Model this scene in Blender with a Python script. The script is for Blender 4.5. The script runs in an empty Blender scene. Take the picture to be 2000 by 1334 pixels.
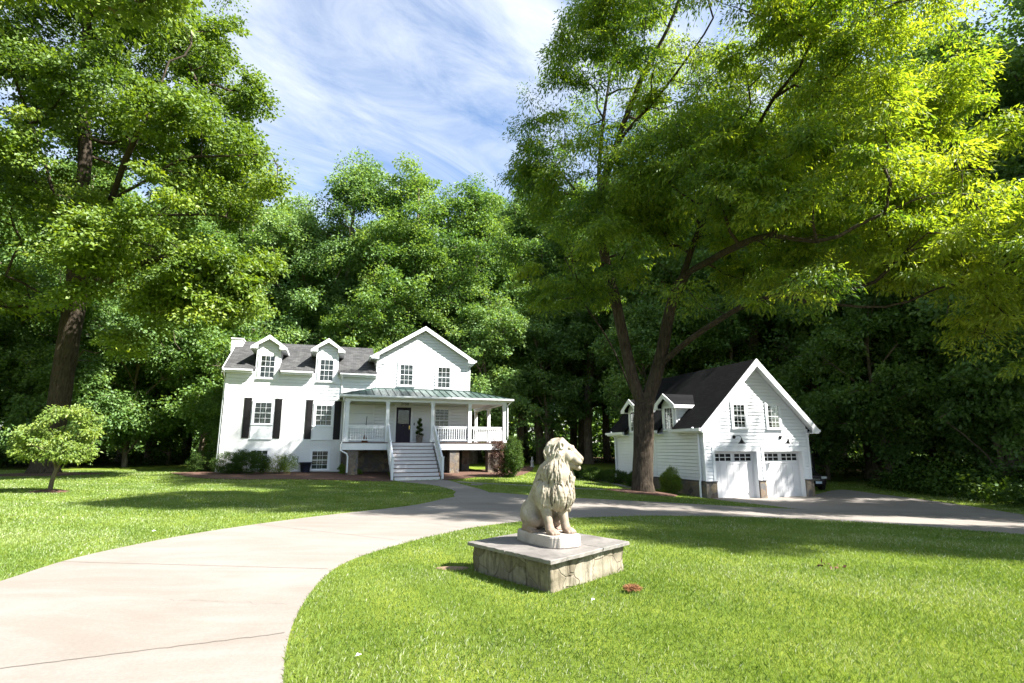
import bpy, bmesh, math, random
import numpy as np
from mathutils import Vector, Matrix

# ---------------------------------------------------------------- camera, sky, sun, exposure
SC = bpy.context.scene
COL = SC.collection
F_PX, PITCH, EYE = 1060.0, math.radians(11.1), 1.5
cam_data = bpy.data.cameras.new("camera")
cam_data.sensor_width = 36.0
cam_data.lens = 36.0 * F_PX / 2000.0
cam_data.clip_start, cam_data.clip_end = 0.1, 5000
cam = bpy.data.objects.new("camera", cam_data)
cam.location = (0, 0, EYE)
cam.rotation_euler = (math.radians(90) + PITCH, 0, 0)
COL.objects.link(cam)
SC.camera = cam

SUN_EL = math.radians(47)
SUN_H = Vector((0.95, -0.31)).normalized()          # towards the sun, on the ground plan
sun_vec = Vector((SUN_H.x * math.cos(SUN_EL), SUN_H.y * math.cos(SUN_EL), math.sin(SUN_EL)))
sun_data = bpy.data.lights.new("sun", 'SUN')
sun_data.energy = 5.0
sun_data.angle = math.radians(0.5)
sun_data.color = (1.0, 0.955, 0.88)
sun = bpy.data.objects.new("sun", sun_data)
sun.rotation_euler = sun_vec.to_track_quat('Z', 'Y').to_euler()
sun.location = (60, -30, 80)
COL.objects.link(sun)

world = bpy.data.worlds.new("World")
SC.world = world
world.use_nodes = True
wn, wl = world.node_tree.nodes, world.node_tree.links
wn.clear()
w_out = wn.new("ShaderNodeOutputWorld")
w_sky = wn.new("ShaderNodeTexSky")
w_sky.sky_type = 'NISHITA'
w_sky.sun_disc = False
w_sky.sun_elevation = SUN_EL
w_sky.sun_rotation = math.atan2(SUN_H.x, SUN_H.y)
w_sky.air_density, w_sky.dust_density, w_sky.ozone_density = 1.0, 0.6, 1.5
w_bg = wn.new("ShaderNodeBackground")
w_bg.inputs[1].default_value = 0.076
wl.new(w_sky.outputs[0], w_bg.inputs[0])
# thin cirrus: noise on the view direction projected to a high cloud sheet
w_tc = wn.new("ShaderNodeTexCoord")
w_sep = wn.new("ShaderNodeSeparateXYZ")
wl.new(w_tc.outputs['Generated'], w_sep.inputs[0])
def wmath(op, a, b):
    m = wn.new("ShaderNodeMath"); m.operation = op
    for i, s in enumerate((a, b)):
        if isinstance(s, (int, float)): m.inputs[i].default_value = s
        else: wl.new(s, m.inputs[i])
    return m.outputs[0]
zc = wmath('MAXIMUM', w_sep.outputs[2], 0.06)
zc = wmath('ADD', zc, 0.12)
wx, wy = wmath('DIVIDE', w_sep.outputs[0], zc), wmath('DIVIDE', w_sep.outputs[1], zc)
w_cmb = wn.new("ShaderNodeCombineXYZ")
wl.new(wx, w_cmb.inputs[0]); wl.new(wy, w_cmb.inputs[1])
def cloud_noise(rot, scl, scale, detail, rough, dist):
    mr_ = wn.new("ShaderNodeMapping")
    mr_.inputs['Rotation'].default_value = (0, 0, math.radians(rot))
    wl.new(w_cmb.outputs[0], mr_.inputs[0])
    mp = wn.new("ShaderNodeMapping")
    mp.inputs['Scale'].default_value = scl
    wl.new(mr_.outputs[0], mp.inputs[0])
    nz = wn.new("ShaderNodeTexNoise")
    nz.inputs['Scale'].default_value = scale
    nz.inputs['Detail'].default_value = detail
    nz.inputs['Roughness'].default_value = rough
    nz.inputs['Distortion'].default_value = dist
    wl.new(mp.outputs[0], nz.inputs[0])
    return nz.outputs[0]
c1 = cloud_noise(-46, (0.75, 2.3, 1), 2.2, 10, 0.66, 0.8)
c2 = cloud_noise(-40, (0.8, 1.4, 1), 1.0, 4, 0.5, 0.4)
cm = wmath('ADD', wmath('MULTIPLY', c1, 0.6), wmath('MULTIPLY', c2, 0.55))
w_ramp = wn.new("ShaderNodeValToRGB")
w_ramp.color_ramp.elements[0].position, w_ramp.color_ramp.elements[1].position = 0.44, 0.82
wl.new(cm, w_ramp.inputs[0])
w_cl = wn.new("ShaderNodeBackground")
w_cl.inputs[0].default_value = (0.93, 0.96, 1.0, 1)
w_cl.inputs[1].default_value = 0.38
w_mix = wn.new("ShaderNodeMixShader")
fac = wmath('MULTIPLY', w_ramp.outputs[0], 0.92)
wl.new(fac, w_mix.inputs[0]); wl.new(w_bg.outputs[0], w_mix.inputs[1]); wl.new(w_cl.outputs[0], w_mix.inputs[2])
wl.new(w_mix.outputs[0], w_out.inputs[0])

SC.view_settings.view_transform = 'Standard'
SC.view_settings.look = 'None'
SC.view_settings.exposure = 1.96
SC.view_settings.gamma = 1.0
SC.render.engine = 'CYCLES'
SC.cycles.max_bounces = 6
SC.cycles.diffuse_bounces = 2
SC.cycles.glossy_bounces = 3
SC.cycles.transmission_bounces = 4
SC.cycles.transparent_max_bounces = 8
SC.cycles.caustics_reflective = False
SC.cycles.caustics_refractive = False
SC.cycles.use_denoising = True

# ---------------------------------------------------------------- helpers
RNG = np.random.default_rng(11)

def tag(o, label=None, cat=None, group=None, kind=None):
    if label: o['label'] = label
    if cat: o['category'] = cat
    if group: o['group'] = group
    if kind: o['kind'] = kind
    return o

def thing(name, label, cat, loc=(0, 0, 0), rotz=0.0, group=None):
    o = bpy.data.objects.new(name, None)
    o.empty_display_size = 0.3
    o.location = loc
    o.rotation_euler = (0, 0, rotz)
    COL.objects.link(o)
    return tag(o, label, cat, group)

def link_mesh(name, me, mat, parent=None, smooth=False):
    if mat: me.materials.append(mat)
    me.polygons.foreach_set('use_smooth', np.full(len(me.polygons), bool(smooth)))
    o = bpy.data.objects.new(name, me)
    COL.objects.link(o)
    if parent: o.parent = parent
    return o

def np_mesh(name, v, f, mat, parent=None, tint=None, smooth=False):
    """v (n,3), f (m,k) all faces with k corners"""
    v = np.asarray(v, np.float32); f = np.asarray(f, np.int32)
    me = bpy.data.meshes.new(name)
    n, m, k = len(v), len(f), f.shape[1]
    me.vertices.add(n); me.vertices.foreach_set('co', v.ravel())
    me.loops.add(m * k); me.loops.foreach_set('vertex_index', f.ravel())
    me.polygons.add(m)
    me.polygons.foreach_set('loop_start', np.arange(0, m * k, k, dtype=np.int32))
    me.update(calc_edges=True)
    if tint is not None:
        at = me.attributes.new('tint', 'FLOAT', 'FACE')
        at.data.foreach_set('value', np.asarray(tint, np.float32))
    return link_mesh(name, me, mat, parent, smooth)

class MB:
    def __init__(self): self.v, self.f = [], []
    def add(self, vs, fs):
        n = len(self.v)
        self.v += [tuple(p) for p in vs]
        self.f += [tuple(i + n for i in q) for q in fs]
        return self
    def box(self, x0, x1, y0, y1, z0, z1):
        return self.add([(x0,y0,z0),(x1,y0,z0),(x1,y1,z0),(x0,y1,z0),(x0,y0,z1),(x1,y0,z1),(x1,y1,z1),(x0,y1,z1)],
                        [(0,3,2,1),(4,5,6,7),(0,1,5,4),(1,2,6,5),(2,3,7,6),(3,0,4,7)])
    def quad(self, a, b, c, d): return self.add([a, b, c, d], [(0, 1, 2, 3)])
    def prism(self, poly, y0, y1, axis='y'):
        n = len(poly)
        if axis == 'y': vs = [(p, y0, q) for p, q in poly] + [(p, y1, q) for p, q in poly]
        elif axis == 'x': vs = [(y0, p, q) for p, q in poly] + [(y1, p, q) for p, q in poly]
        else: vs = [(p, q, y0) for p, q in poly] + [(p, q, y1) for p, q in poly]
        fs = [tuple(range(n - 1, -1, -1)), tuple(range(n, 2 * n))]
        fs += [(i, (i + 1) % n, n + (i + 1) % n, n + i) for i in range(n)]
        return self.add(vs, fs)
    def beam(self, p, q, w, h, up=(0, 0, 1)):
        p, q, up = Vector(p), Vector(q), Vector(up)
        d = (q - p).normalized(); s = d.cross(up).normalized(); t = s.cross(d)
        vs = [c + s * a * w / 2 + t * b * h / 2 for c in (p, q) for a, b in ((-1,-1),(1,-1),(1,1),(-1,1))]
        return self.add(vs, [(0,3,2,1),(4,5,6,7),(0,1,5,4),(1,2,6,5),(2,3,7,6),(3,0,4,7)])
    def tube(self, pts, rad, k=8):
        pts = [Vector(p) for p in pts]
        if not hasattr(rad, '__len__'): rad = [rad] * len(pts)
        vs = []; fs = []
        for i, p in enumerate(pts):
            d = (pts[min(i + 1, len(pts) - 1)] - pts[max(i - 1, 0)]).normalized()
            ref = Vector((0.12, 0.98, 0.1)) if abs(d.y) < 0.9 else Vector((1, 0, 0))
            a = (ref - d * ref.dot(d)).normalized(); b = d.cross(a)
            for j in range(k):
                t = 2 * math.pi * j / k
                vs.append(p + (a * math.cos(t) + b * math.sin(t)) * rad[i])
        for i in range(len(pts) - 1):
            for j in range(k):
                fs.append((i*k+j, i*k+(j+1)%k, (i+1)*k+(j+1)%k, (i+1)*k+j))
        fs.append(tuple(range(k - 1, -1, -1))); n = (len(pts) - 1) * k
        fs.append(tuple(range(n, n + k)))
        return self.add(vs, fs)
    def lathe(self, prof, k=20, c=(0, 0, 0)):
        vs = [(c[0] + r * math.cos(2*math.pi*j/k), c[1] + r * math.sin(2*math.pi*j/k), c[2] + z) for r, z in prof for j in range(k)]
        fs = [(i*k+j, i*k+(j+1)%k, (i+1)*k+(j+1)%k, (i+1)*k+j) for i in range(len(prof)-1) for j in range(k)]
        fs.append(tuple(range(k - 1, -1, -1))); n = (len(prof) - 1) * k
        fs.append(tuple(range(n, n + k)))
        return self.add(vs, fs)
    def build(self, name, mat, parent=None, smooth=False, bevel=0):
        me = bpy.data.meshes.new(name)
        me.from_pydata([tuple(p) for p in self.v], [], self.f)
        me.update()
        o = link_mesh(name, me, mat, parent, smooth)
        if bevel:
            m = o.modifiers.new('bevel', 'BEVEL'); m.width = bevel; m.segments = 2; m.limit_method = 'ANGLE'
        return o

# ---------------------------------------------------------------- materials
def new_mat(name):
    m = bpy.data.materials.new(name); m.use_nodes = True
    nt = m.node_tree
    return m, nt, nt.nodes['Principled BSDF']

def N(nt, kind, **kw):
    n = nt.nodes.new(kind)
    for k, v in kw.items():
        if k in n.inputs: n.inputs[k].default_value = v
        else: setattr(n, k, v)
    return n

def coords(nt, scale=(1, 1, 1), which='Object'):
    tc = N(nt, 'ShaderNodeTexCoord'); mp = N(nt, 'ShaderNodeMapping')
    mp.inputs['Scale'].default_value = scale
    nt.links.new(tc.outputs[which], mp.inputs[0])
    return mp.outputs[0]

def ramp(nt, src, stops):
    r = N(nt, 'ShaderNodeValToRGB'); el = r.color_ramp.elements
    while len(el) < len(stops): el.new(0.5)
    for e, (p, c) in zip(el, stops):
        e.position = p; e.color = (*c, 1) if len(c) == 3 else c
    nt.links.new(src, r.inputs[0])
    return r.outputs[0]

def noise(nt, co, scale, detail=4, rough=0.55, dist=0):
    n = N(nt, 'ShaderNodeTexNoise', Scale=scale, Detail=detail, Roughness=rough, Distortion=dist)
    nt.links.new(co, n.inputs['Vector'])
    return n.outputs[0]

def bump(nt, bsdf, h, strength=0.5, dist=0.02):
    b = N(nt, 'ShaderNodeBump', Strength=strength, Distance=dist)
    nt.links.new(h, b.inputs['Height']); nt.links.new(b.outputs[0], bsdf.inputs['Normal'])

def mixc(nt, fac, a, b, mode='MIX'):
    m = N(nt, 'ShaderNodeMix', data_type='RGBA', blend_type=mode)
    for i, s in ((6, a), (7, b)):
        if isinstance(s, tuple): m.inputs[i].default_value = (*s, 1)
        else: nt.links.new(s, m.inputs[i])
    if isinstance(fac, (int, float)): m.inputs[0].default_value = fac
    else: nt.links.new(fac, m.inputs[0])
    return m.outputs[2]

def plain(name, col, rough=0.6, var=0.12, scale=3.0, metal=0.0, bmp=0.0, bscale=40):
    m, nt, b = new_mat(name)
    if max(col) < .05: b.inputs['Specular IOR Level'].default_value = 0.25
    co = coords(nt)
    f = noise(nt, co, scale, 5)
    lo = tuple(c * (1 - var) for c in col); hi = tuple(min(1, c * (1 + var)) for c in col)
    nt.links.new(ramp(nt, f, [(0.3, lo), (0.7, hi)]), b.inputs['Base Color'])
    b.inputs['Roughness'].default_value = rough
    b.inputs['Metallic'].default_value = metal
    if bmp: bump(nt, b, noise(nt, co, bscale, 3), bmp, 0.01)
    return m

M = {}
M['white'] = plain('white_paint', (0.78, 0.805, 0.84), 0.45, 0.03, 1.5, bmp=0.05, bscale=60)
M['siding'] = plain('white_siding', (0.77, 0.795, 0.83), 0.5, 0.04, 1.2, bmp=0.08, bscale=80)
M['black'] = plain('black_shutter_paint', (0.008, 0.007, 0.008), 0.55, 0.2)
M['lampblack'] = plain('black_metal', (0.012, 0.012, 0.014), 0.35, 0.2, metal=0.3)
M['tread'] = plain('brown_composite_deck', (0.10, 0.055, 0.04), 0.6, 0.2, 6)
M['riser'] = plain('white_riser', (0.74, 0.73, 0.75), 0.5, 0.05, 4)
M['door'] = plain('deep_plum_door_paint', (0.014, 0.008, 0.024), 0.5, 0.15)
M['brass'] = plain('brass', (0.6, 0.42, 0.12), 0.3, 0.1, metal=1)
M['pot'] = plain('grey_stone_pot', (0.16, 0.14, 0.12), 0.8, 0.3, 8)
M['navy'] = plain('navy_plastic', (0.022, 0.028, 0.05), 0.45, 0.2)
M['straw'] = plain('broom_straw', (0.16, 0.06, 0.035), 0.9, 0.3, 30)
M['ceil'] = plain('porch_ceiling', (0.72, 0.70, 0.68), 0.6, 0.04)
M['panewhite'] = plain('white_garage_door', (0.78, 0.78, 0.80), 0.4, 0.03)
M['shedwall'] = plain('grey_stucco', (0.30, 0.31, 0.31), 0.85, 0.12, 5, bmp=0.2)
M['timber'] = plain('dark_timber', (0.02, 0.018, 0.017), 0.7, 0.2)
M['carpaint'] = plain('dark_car_paint', (0.018, 0.014, 0.016), 0.25, 0.1)
M['chrome'] = plain('chrome', (0.7, 0.7, 0.72), 0.15, 0.03, metal=1)
M['rubber'] = plain('tyre_rubber', (0.02, 0.02, 0.02), 0.85, 0.2)
M['plate'] = plain('pale_number_plate', (0.55, 0.66, 0.8), 0.4, 0.1)
M['lens'] = plain('lamp_lens', (0.55, 0.57, 0.6), 0.1, 0.05)
M['blind'] = plain('white_louvre_paint', (0.30, 0.31, 0.31), 0.5, 0.03)
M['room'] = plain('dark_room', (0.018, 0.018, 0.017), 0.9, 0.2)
M['ornament'] = plain('grey_cast_concrete', (0.35, 0.36, 0.36), 0.85, 0.2, 12)
M['paper'] = plain('white_petal', (0.8, 0.8, 0.78), 0.7, 0.05)

def glass_mat():
    m, nt, b = new_mat('window_glass')
    out = nt.nodes['Material Output']
    tr = N(nt, 'ShaderNodeBsdfTransparent', Color=(0.82, 0.86, 0.84, 1))
    gl = N(nt, 'ShaderNodeBsdfGlossy', Roughness=0.03, Color=(1, 1, 1, 1))
    lw = N(nt, 'ShaderNodeFresnel', IOR=1.4)
    mr = N(nt, 'ShaderNodeMapRange'); mr.inputs[3].default_value = 0.0; mr.inputs[4].default_value = 0.8
    nt.links.new(lw.outputs[0], mr.inputs[0])
    mx = N(nt, 'ShaderNodeMixShader')
    nt.links.new(mr.outputs[0], mx.inputs[0]); nt.links.new(tr.outputs[0], mx.inputs[1]); nt.links.new(gl.outputs[0], mx.inputs[2])
    nt.links.new(mx.outputs[0], out.inputs[0])
    nt.nodes.remove(b)
    return m
M['glass'] = glass_mat()

def brick_mat():
    m, nt, b = new_mat('white_painted_brick')
    co = coords(nt)
    sw = N(nt, 'ShaderNodeSeparateXYZ'); nt.links.new(co, sw.inputs[0])
    ad = N(nt, 'ShaderNodeMath', operation='ADD'); nt.links.new(sw.outputs[0], ad.inputs[0]); nt.links.new(sw.outputs[1], ad.inputs[1])
    cb = N(nt, 'ShaderNodeCombineXYZ'); nt.links.new(ad.outputs[0], cb.inputs[0]); nt.links.new(sw.outputs[2], cb.inputs[1])
    br = N(nt, 'ShaderNodeTexBrick', Scale=1.0)
    br.inputs['Brick Width'].default_value = 0.22; br.inputs['Row Height'].default_value = 0.075
    br.inputs['Mortar Size'].default_value = 0.009
    br.inputs['Color1'].default_value = (1, 1, 1, 1); br.inputs['Color2'].default_value = (.75, .75, .75, 1); br.inputs['Mortar'].default_value = (0, 0, 0, 1)
    nt.links.new(cb.outputs[0], br.inputs['Vector'])
    nz = noise(nt, co, 1.3, 5)
    base = ramp(nt, nz, [(0.3, (0.75, 0.765, 0.785)), (0.7, (0.81, 0.82, 0.835))])
    nt.links.new(mixc(nt, 0.12, base, br.outputs[0], 'MULTIPLY'), b.inputs['Base Color'])
    b.inputs['Roughness'].default_value = 0.6
    ad2 = N(nt, 'ShaderNodeMath', operation='ADD')
    nt.links.new(br.outputs[0], ad2.inputs[0]); nt.links.new(noise(nt, co, 60, 3), ad2.inputs[1])
    bump(nt, b, ad2.outputs[0], 0.6, 0.008)
    return m
M['brick'] = brick_mat()

def shingle_mat(name, dark, light, swap=False):
    m, nt, b = new_mat(name)
    co = coords(nt)
    sw = N(nt, 'ShaderNodeSeparateXYZ'); nt.links.new(co, sw.inputs[0])
    cb = N(nt, 'ShaderNodeCombineXYZ')
    nt.links.new(sw.outputs[1 if swap else 0], cb.inputs[0]); nt.links.new(sw.outputs[2], cb.inputs[1])
    br = N(nt, 'ShaderNodeTexBrick', Scale=1.0)
    br.inputs['Brick Width'].default_value = 0.30; br.inputs['Row Height'].default_value = 0.075 if not swap else 0.11
    br.inputs['Mortar Size'].default_value = 0.006; br.inputs['Bias'].default_value = -0.2
    br.inputs['Color1'].default_value = (*dark, 1); br.inputs['Color2'].default_value = (*light, 1)
    br.inputs['Mortar'].default_value = (*[c * 0.4 for c in dark], 1)
    nt.links.new(cb.outputs[0], br.inputs['Vector'])
    nz = noise(nt, co, 2.2, 6, 0.65)
    v = ramp(nt, nz, [(0.25, (0.7, 0.7, 0.72)), (0.75, (1.2, 1.2, 1.2))])
    nt.links.new(mixc(nt, 1.0, br.outputs[0], v, 'MULTIPLY'), b.inputs['Base Color'])
    b.inputs['Roughness'].default_value = 0.95
    b.inputs['Specular IOR Level'].default_value = 0.12
    bump(nt, b, br.outputs[0], 0.5, 0.01)
    return m
M['shingle'] = shingle_mat('grey_asphalt_shingles', (0.060, 0.061, 0.062), (0.108, 0.109, 0.110))
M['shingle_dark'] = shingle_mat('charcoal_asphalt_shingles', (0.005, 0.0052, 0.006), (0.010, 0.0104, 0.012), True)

def metal_roof_mat():
    m, nt, b = new_mat('green_standing_seam_metal')
    co = coords(nt)
    nt.links.new(ramp(nt, noise(nt, co, 1.4, 4), [(0.3, (0.05, 0.085, 0.077)), (0.7, (0.085, 0.13, 0.118))]), b.inputs['Base Color'])
    b.inputs['Roughness'].default_value = 0.38
    b.inputs['Metallic'].default_value = 0.25
    return m
M['greenmetal'] = metal_roof_mat()
M['seam'] = plain('dark_green_seam', (0.02, 0.045, 0.04), 0.4, 0.1)

def stone_mat(name, cols, scale, mortar, msize=0.035, rough=0.85, bstr=0.8, streak=False):
    m, nt, b = new_mat(name)
    co = coords(nt)
    dn = N(nt, 'ShaderNodeTexNoise', Scale=2.5, Detail=2); nt.links.new(co, dn.inputs['Vector'])
    vm = N(nt, 'ShaderNodeVectorMath', operation='MULTIPLY_ADD'); vm.inputs[1].default_value = (0.22, 0.22, 0.22)
    nt.links.new(dn.outputs[1], vm.inputs[0]); nt.links.new(co, vm.inputs[2])
    vo = N(nt, 'ShaderNodeTexVoronoi', Scale=scale, Randomness=.85); nt.links.new(vm.outputs[0], vo.inputs['Vector'])
    ve = N(nt, 'ShaderNodeTexVoronoi', Scale=scale, feature='DISTANCE_TO_EDGE', Randomness=.85); nt.links.new(vm.outputs[0], ve.inputs['Vector'])
    sp = N(nt, 'ShaderNodeSeparateColor'); nt.links.new(vo.outputs['Color'], sp.inputs[0])
    st = ramp(nt, sp.outputs[0], [(i / max(1, len(cols) - 1), c) for i, c in enumerate(cols)])
    nz = noise(nt, co, 9, 7, 0.7)
    st = mixc(nt, 1.0, st, ramp(nt, nz, [(0.25, (0.55, 0.55, 0.53)), (0.75, (1.2, 1.18, 1.12))]), 'MULTIPLY')
    ed = ramp(nt, ve.outputs[0], [(msize * 0.5, (0, 0, 0)), (msize, (1, 1, 1))])
    fin = mixc(nt, ed, mortar, st)
    if streak:                                              # rain streaks and dark weathered veins
        sk = ramp(nt, noise(nt, coords(nt, (5, 5, .7)), 1.6, 6, 0.7, 1.2), [(0.34, (0.22, 0.19, 0.13)), (0.52, (1, 1, 1))])
        fin = mixc(nt, 0.85, fin, sk, 'MULTIPLY')
    nt.links.new(fin, b.inputs['Base Color'])
    b.inputs['Roughness'].default_value = rough
    hh = mixc(nt, 0.35, ed, nz)
    bump(nt, b, hh, bstr, 0.03)
    return m
M['fieldstone'] = stone_mat('brown_fieldstone', [(0.10, 0.075, 0.06), (0.22, 0.17, 0.13), (0.13, 0.13, 0.14), (0.28, 0.22, 0.15), (0.09, 0.08, 0.08)], 3.2, (0.16, 0.15, 0.14))
M['paleplinth'] = stone_mat('tan_fieldstone', [(0.19, 0.162, 0.115), (0.27, 0.245, 0.19), (0.155, 0.13, 0.09), (0.32, 0.295, 0.24)], 2.9, (0.17, 0.145, 0.105), 0.02, bstr=0.8, streak=True)

def bluestone_mat():
    m, nt, b = new_mat('weathered_bluestone_slab')
    co = coords(nt)
    c = ramp(nt, noise(nt, co, 2.2, 7, 0.65, 0.6), [(0.25, (0.085, 0.078, 0.073)), (0.5, (0.165, 0.152, 0.142)), (0.75, (0.25, 0.232, 0.218))])
    st = ramp(nt, noise(nt, co, 1.3, 4, 0.6, 1.5), [(0.55, (1, 1, 1)), (0.68, (0.62, 0.68, 0.64))])
    nt.links.new(mixc(nt, 1.0, c, st, 'MULTIPLY'), b.inputs['Base Color'])
    b.inputs['Roughness'].default_value = 0.6
    bump(nt, b, noise(nt, co, 25, 6, 0.7), 0.35, 0.01)
    return m
M['bluestone'] = bluestone_mat()

def lion_mat():
    m, nt, b = new_mat('weathered_cream_cast_stone')
    co = coords(nt)
    c = ramp(nt, noise(nt, co, 5, 6, 0.65), [(0.3, (0.185, 0.152, 0.108)), (0.55, (0.335, 0.298, 0.238)), (0.8, (0.45, 0.425, 0.37))])
    # pink-brown stains low down on the hindquarters, grown by their own noise
    sp = N(nt, 'ShaderNodeSeparateXYZ'); nt.links.new(co, sp.inputs[0])
    a = N(nt, 'ShaderNodeMath', operation='MULTIPLY_ADD'); a.inputs[1].default_value = -1.3; a.inputs[2].default_value = 0.72
    nt.links.new(sp.outputs[2], a.inputs[0])
    ad = N(nt, 'ShaderNodeMath', operation='ADD'); nt.links.new(a.outputs[0], ad.inputs[0]); nt.links.new(noise(nt, co, 4, 5, 0.7, 0.5), ad.inputs[1])
    fac = ramp(nt, ad.outputs[0], [(0.70, (0, 0, 0)), (1.0, (0.8, 0.8, 0.8))])
    c = mixc(nt, fac, c, (0.20, 0.135, 0.10))
    tan = ramp(nt, noise(nt, co, 11, 4, 0.6, 1.0), [(0.52, (0, 0, 0)), (0.72, (0.7, 0.7, 0.7))])
    c = mixc(nt, tan, c, (0.21, 0.16, 0.09))
    nt.links.new(c, b.inputs['Base Color'])
    b.inputs['Roughness'].default_value = 0.75
    bump(nt, b, noise(nt, co, 70, 5, 0.7), 0.25, 0.006)
    return m
M['lion'] = lion_mat()

M['lionbase'] = plain('pale_cast_stone', (0.36, 0.325, 0.285), 0.8, 0.16, 7, bmp=0.3, bscale=50)

def concrete_mat():
    m, nt, b = new_mat('pale_concrete')
    co = coords(nt)
    c = ramp(nt, noise(nt, co, 0.35, 6, 0.6, 0.6), [(0.25, (0.192, 0.170, 0.150)), (0.5, (0.228, 0.207, 0.188)), (0.78, (0.245, 0.228, 0.212))])
    co2 = coords(nt, (0.5, 1.6, 1))
    st = ramp(nt, noise(nt, co2, 0.9, 5, 0.65, 1.2), [(0.40, (0.90, 0.87, 0.84)), (0.62, (1, 1, 1))])
    c = mixc(nt, 1.0, c, st, 'MULTIPLY')
    fine = ramp(nt, noise(nt, co, 45, 4, 0.75), [(0.3, (0.85, 0.85, 0.85)), (0.7, (1.06, 1.06, 1.06))])
    c = mixc(nt, 1.0, c, fine, 'MULTIPLY')
    # moss/soil staining blotches
    ms = ramp(nt, noise(nt, co, 1.7, 7, 0.7, 0.3), [(0.62, (0, 0, 0)), (0.8, (0.4, 0.4, 0.4))])
    c = mixc(nt, ms, c, (0.26, 0.22, 0.18))
    nt.links.new(c, b.inputs['Base Color'])
    b.inputs['Roughness'].default_value = 0.85
    bump(nt, b, noise(nt, co, 60, 5, 0.7), 0.25, 0.006)
    return m
M['concrete'] = concrete_mat()
M['joint'] = plain('dirty_joint', (0.13, 0.112, 0.095), 0.95, 0.3, 5)

def mulch_mat():
    m, nt, b = new_mat('red_brown_mulch')
    co = coords(nt)
    f = noise(nt, co, 22, 6, 0.75)
    c = ramp(nt, f, [(0.3, (0.035, 0.018, 0.012)), (0.55, (0.11, 0.055, 0.036)), (0.8, (0.22, 0.12, 0.08))])
    nt.links.new(c, b.inputs['Base Color'])
    b.inputs['Roughness'].default_value = 0.95
    bump(nt, b, f, 0.9, 0.03)
    return m
M['mulch'] = mulch_mat()
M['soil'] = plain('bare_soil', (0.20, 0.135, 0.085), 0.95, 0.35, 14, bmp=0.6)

def lawn_mat():
    m, nt, b = new_mat('mown_lawn')
    co = coords(nt)
    f = noise(nt, co, 0.5, 5, 0.6, 0.4)
    c = ramp(nt, f, [(0.3, (0.11, 0.17, 0.016)), (0.5, (0.155, 0.215, 0.022)), (0.72, (0.22, 0.265, 0.04))])
    g = noise(nt, co, 26, 6, 0.8)
    c = mixc(nt, 1.0, c, ramp(nt, g, [(0.25, (0.45, 0.5, 0.4)), (0.7, (1.25, 1.2, 1.15))]), 'MULTIPLY')
    wv = N(nt, 'ShaderNodeTexWave', Scale=0.28, Distortion=1.5, Detail=2); wv.wave_profile = 'SIN'
    mp = N(nt, 'ShaderNodeMapping'); mp.inputs['Rotation'].default_value = (0, 0, math.radians(-28))
    nt.links.new(co, mp.inputs[0]); nt.links.new(mp.outputs[0], wv.inputs['Vector'])
    c = mixc(nt, 1.0, c, ramp(nt, wv.outputs[0], [(0.35, (0.86, 0.9, 0.84)), (0.65, (1.1, 1.08, 1.15))]), 'MULTIPLY')
    # forest floor of leaf litter beyond the lawn
    sp = N(nt, 'ShaderNodeSeparateXYZ'); nt.links.new(co, sp.inputs[0])
    r2 = N(nt, 'ShaderNodeVectorMath', operation='DISTANCE')
    nt.links.new(co, r2.inputs[0]); r2.inputs[1].default_value = (-3, 20, 0)
    nz2 = N(nt, 'ShaderNodeMath', operation='MULTIPLY_ADD'); nz2.inputs[1].default_value = 8.0
    nt.links.new(noise(nt, co, 0.25, 3), nz2.inputs[0]); nt.links.new(r2.outputs['Value'], nz2.inputs[2])
    mr = N(nt, 'ShaderNodeMapRange'); mr.inputs[1].default_value = 38; mr.inputs[2].default_value = 46
    nt.links.new(nz2.outputs[0], mr.inputs[0])
    lit = ramp(nt, noise(nt, co, 6, 6, 0.7), [(0.3, (0.03, 0.022, 0.012)), (0.7, (0.11, 0.075, 0.04))])
    c = mixc(nt, mr.outputs[0], c, lit)
    nt.links.new(c, b.inputs['Base Color'])
    b.inputs['Roughness'].default_value = 0.9
    b.inputs['Specular IOR Level'].default_value = 0.2
    bump(nt, b, g, 0.9, 0.04)
    return m
M['lawn'] = lawn_mat()

def leaf_mat(name, stops, trans=0.42, gloss=0.03, transcol=None):
    m, nt, b = new_mat(name)
    out = nt.nodes['Material Output']; nt.nodes.remove(b)
    at = N(nt, 'ShaderNodeAttribute', attribute_name='tint')
    oi = N(nt, 'ShaderNodeObjectInfo')
    ma = N(nt, 'ShaderNodeMath', operation='MULTIPLY_ADD'); ma.inputs[1].default_value = 0.16
    nt.links.new(oi.outputs['Random'], ma.inputs[0])
    sb = N(nt, 'ShaderNodeMath', operation='SUBTRACT'); sb.inputs[1].default_value = 0.08
    nt.links.new(at.outputs['Fac'], sb.inputs[0]); nt.links.new(sb.outputs[0], ma.inputs[2])
    c = ramp(nt, ma.outputs[0], stops)
    df = N(nt, 'ShaderNodeBsdfDiffuse'); nt.links.new(c, df.inputs[0])
    tl = N(nt, 'ShaderNodeBsdfTranslucent')
    nt.links.new(mixc(nt, 1.0, c, transcol or (1.35, 1.25, 0.55), 'MULTIPLY'), tl.inputs[0])
    gl = N(nt, 'ShaderNodeBsdfGlossy', Roughness=0.55); gl.inputs[0].default_value = (0.9, 0.95, 1, 1)
    m1 = N(nt, 'ShaderNodeMixShader'); m1.inputs[0].default_value = trans
    nt.links.new(df.outputs[0], m1.inputs[1]); nt.links.new(tl.outputs[0], m1.inputs[2])
    m2 = N(nt, 'ShaderNodeMixShader'); m2.inputs[0].default_value = gloss
    nt.links.new(m1.outputs[0], m2.inputs[1]); nt.links.new(gl.outputs[0], m2.inputs[2])
    nt.links.new(m2.outputs[0], out.inputs[0])
    return m
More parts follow.
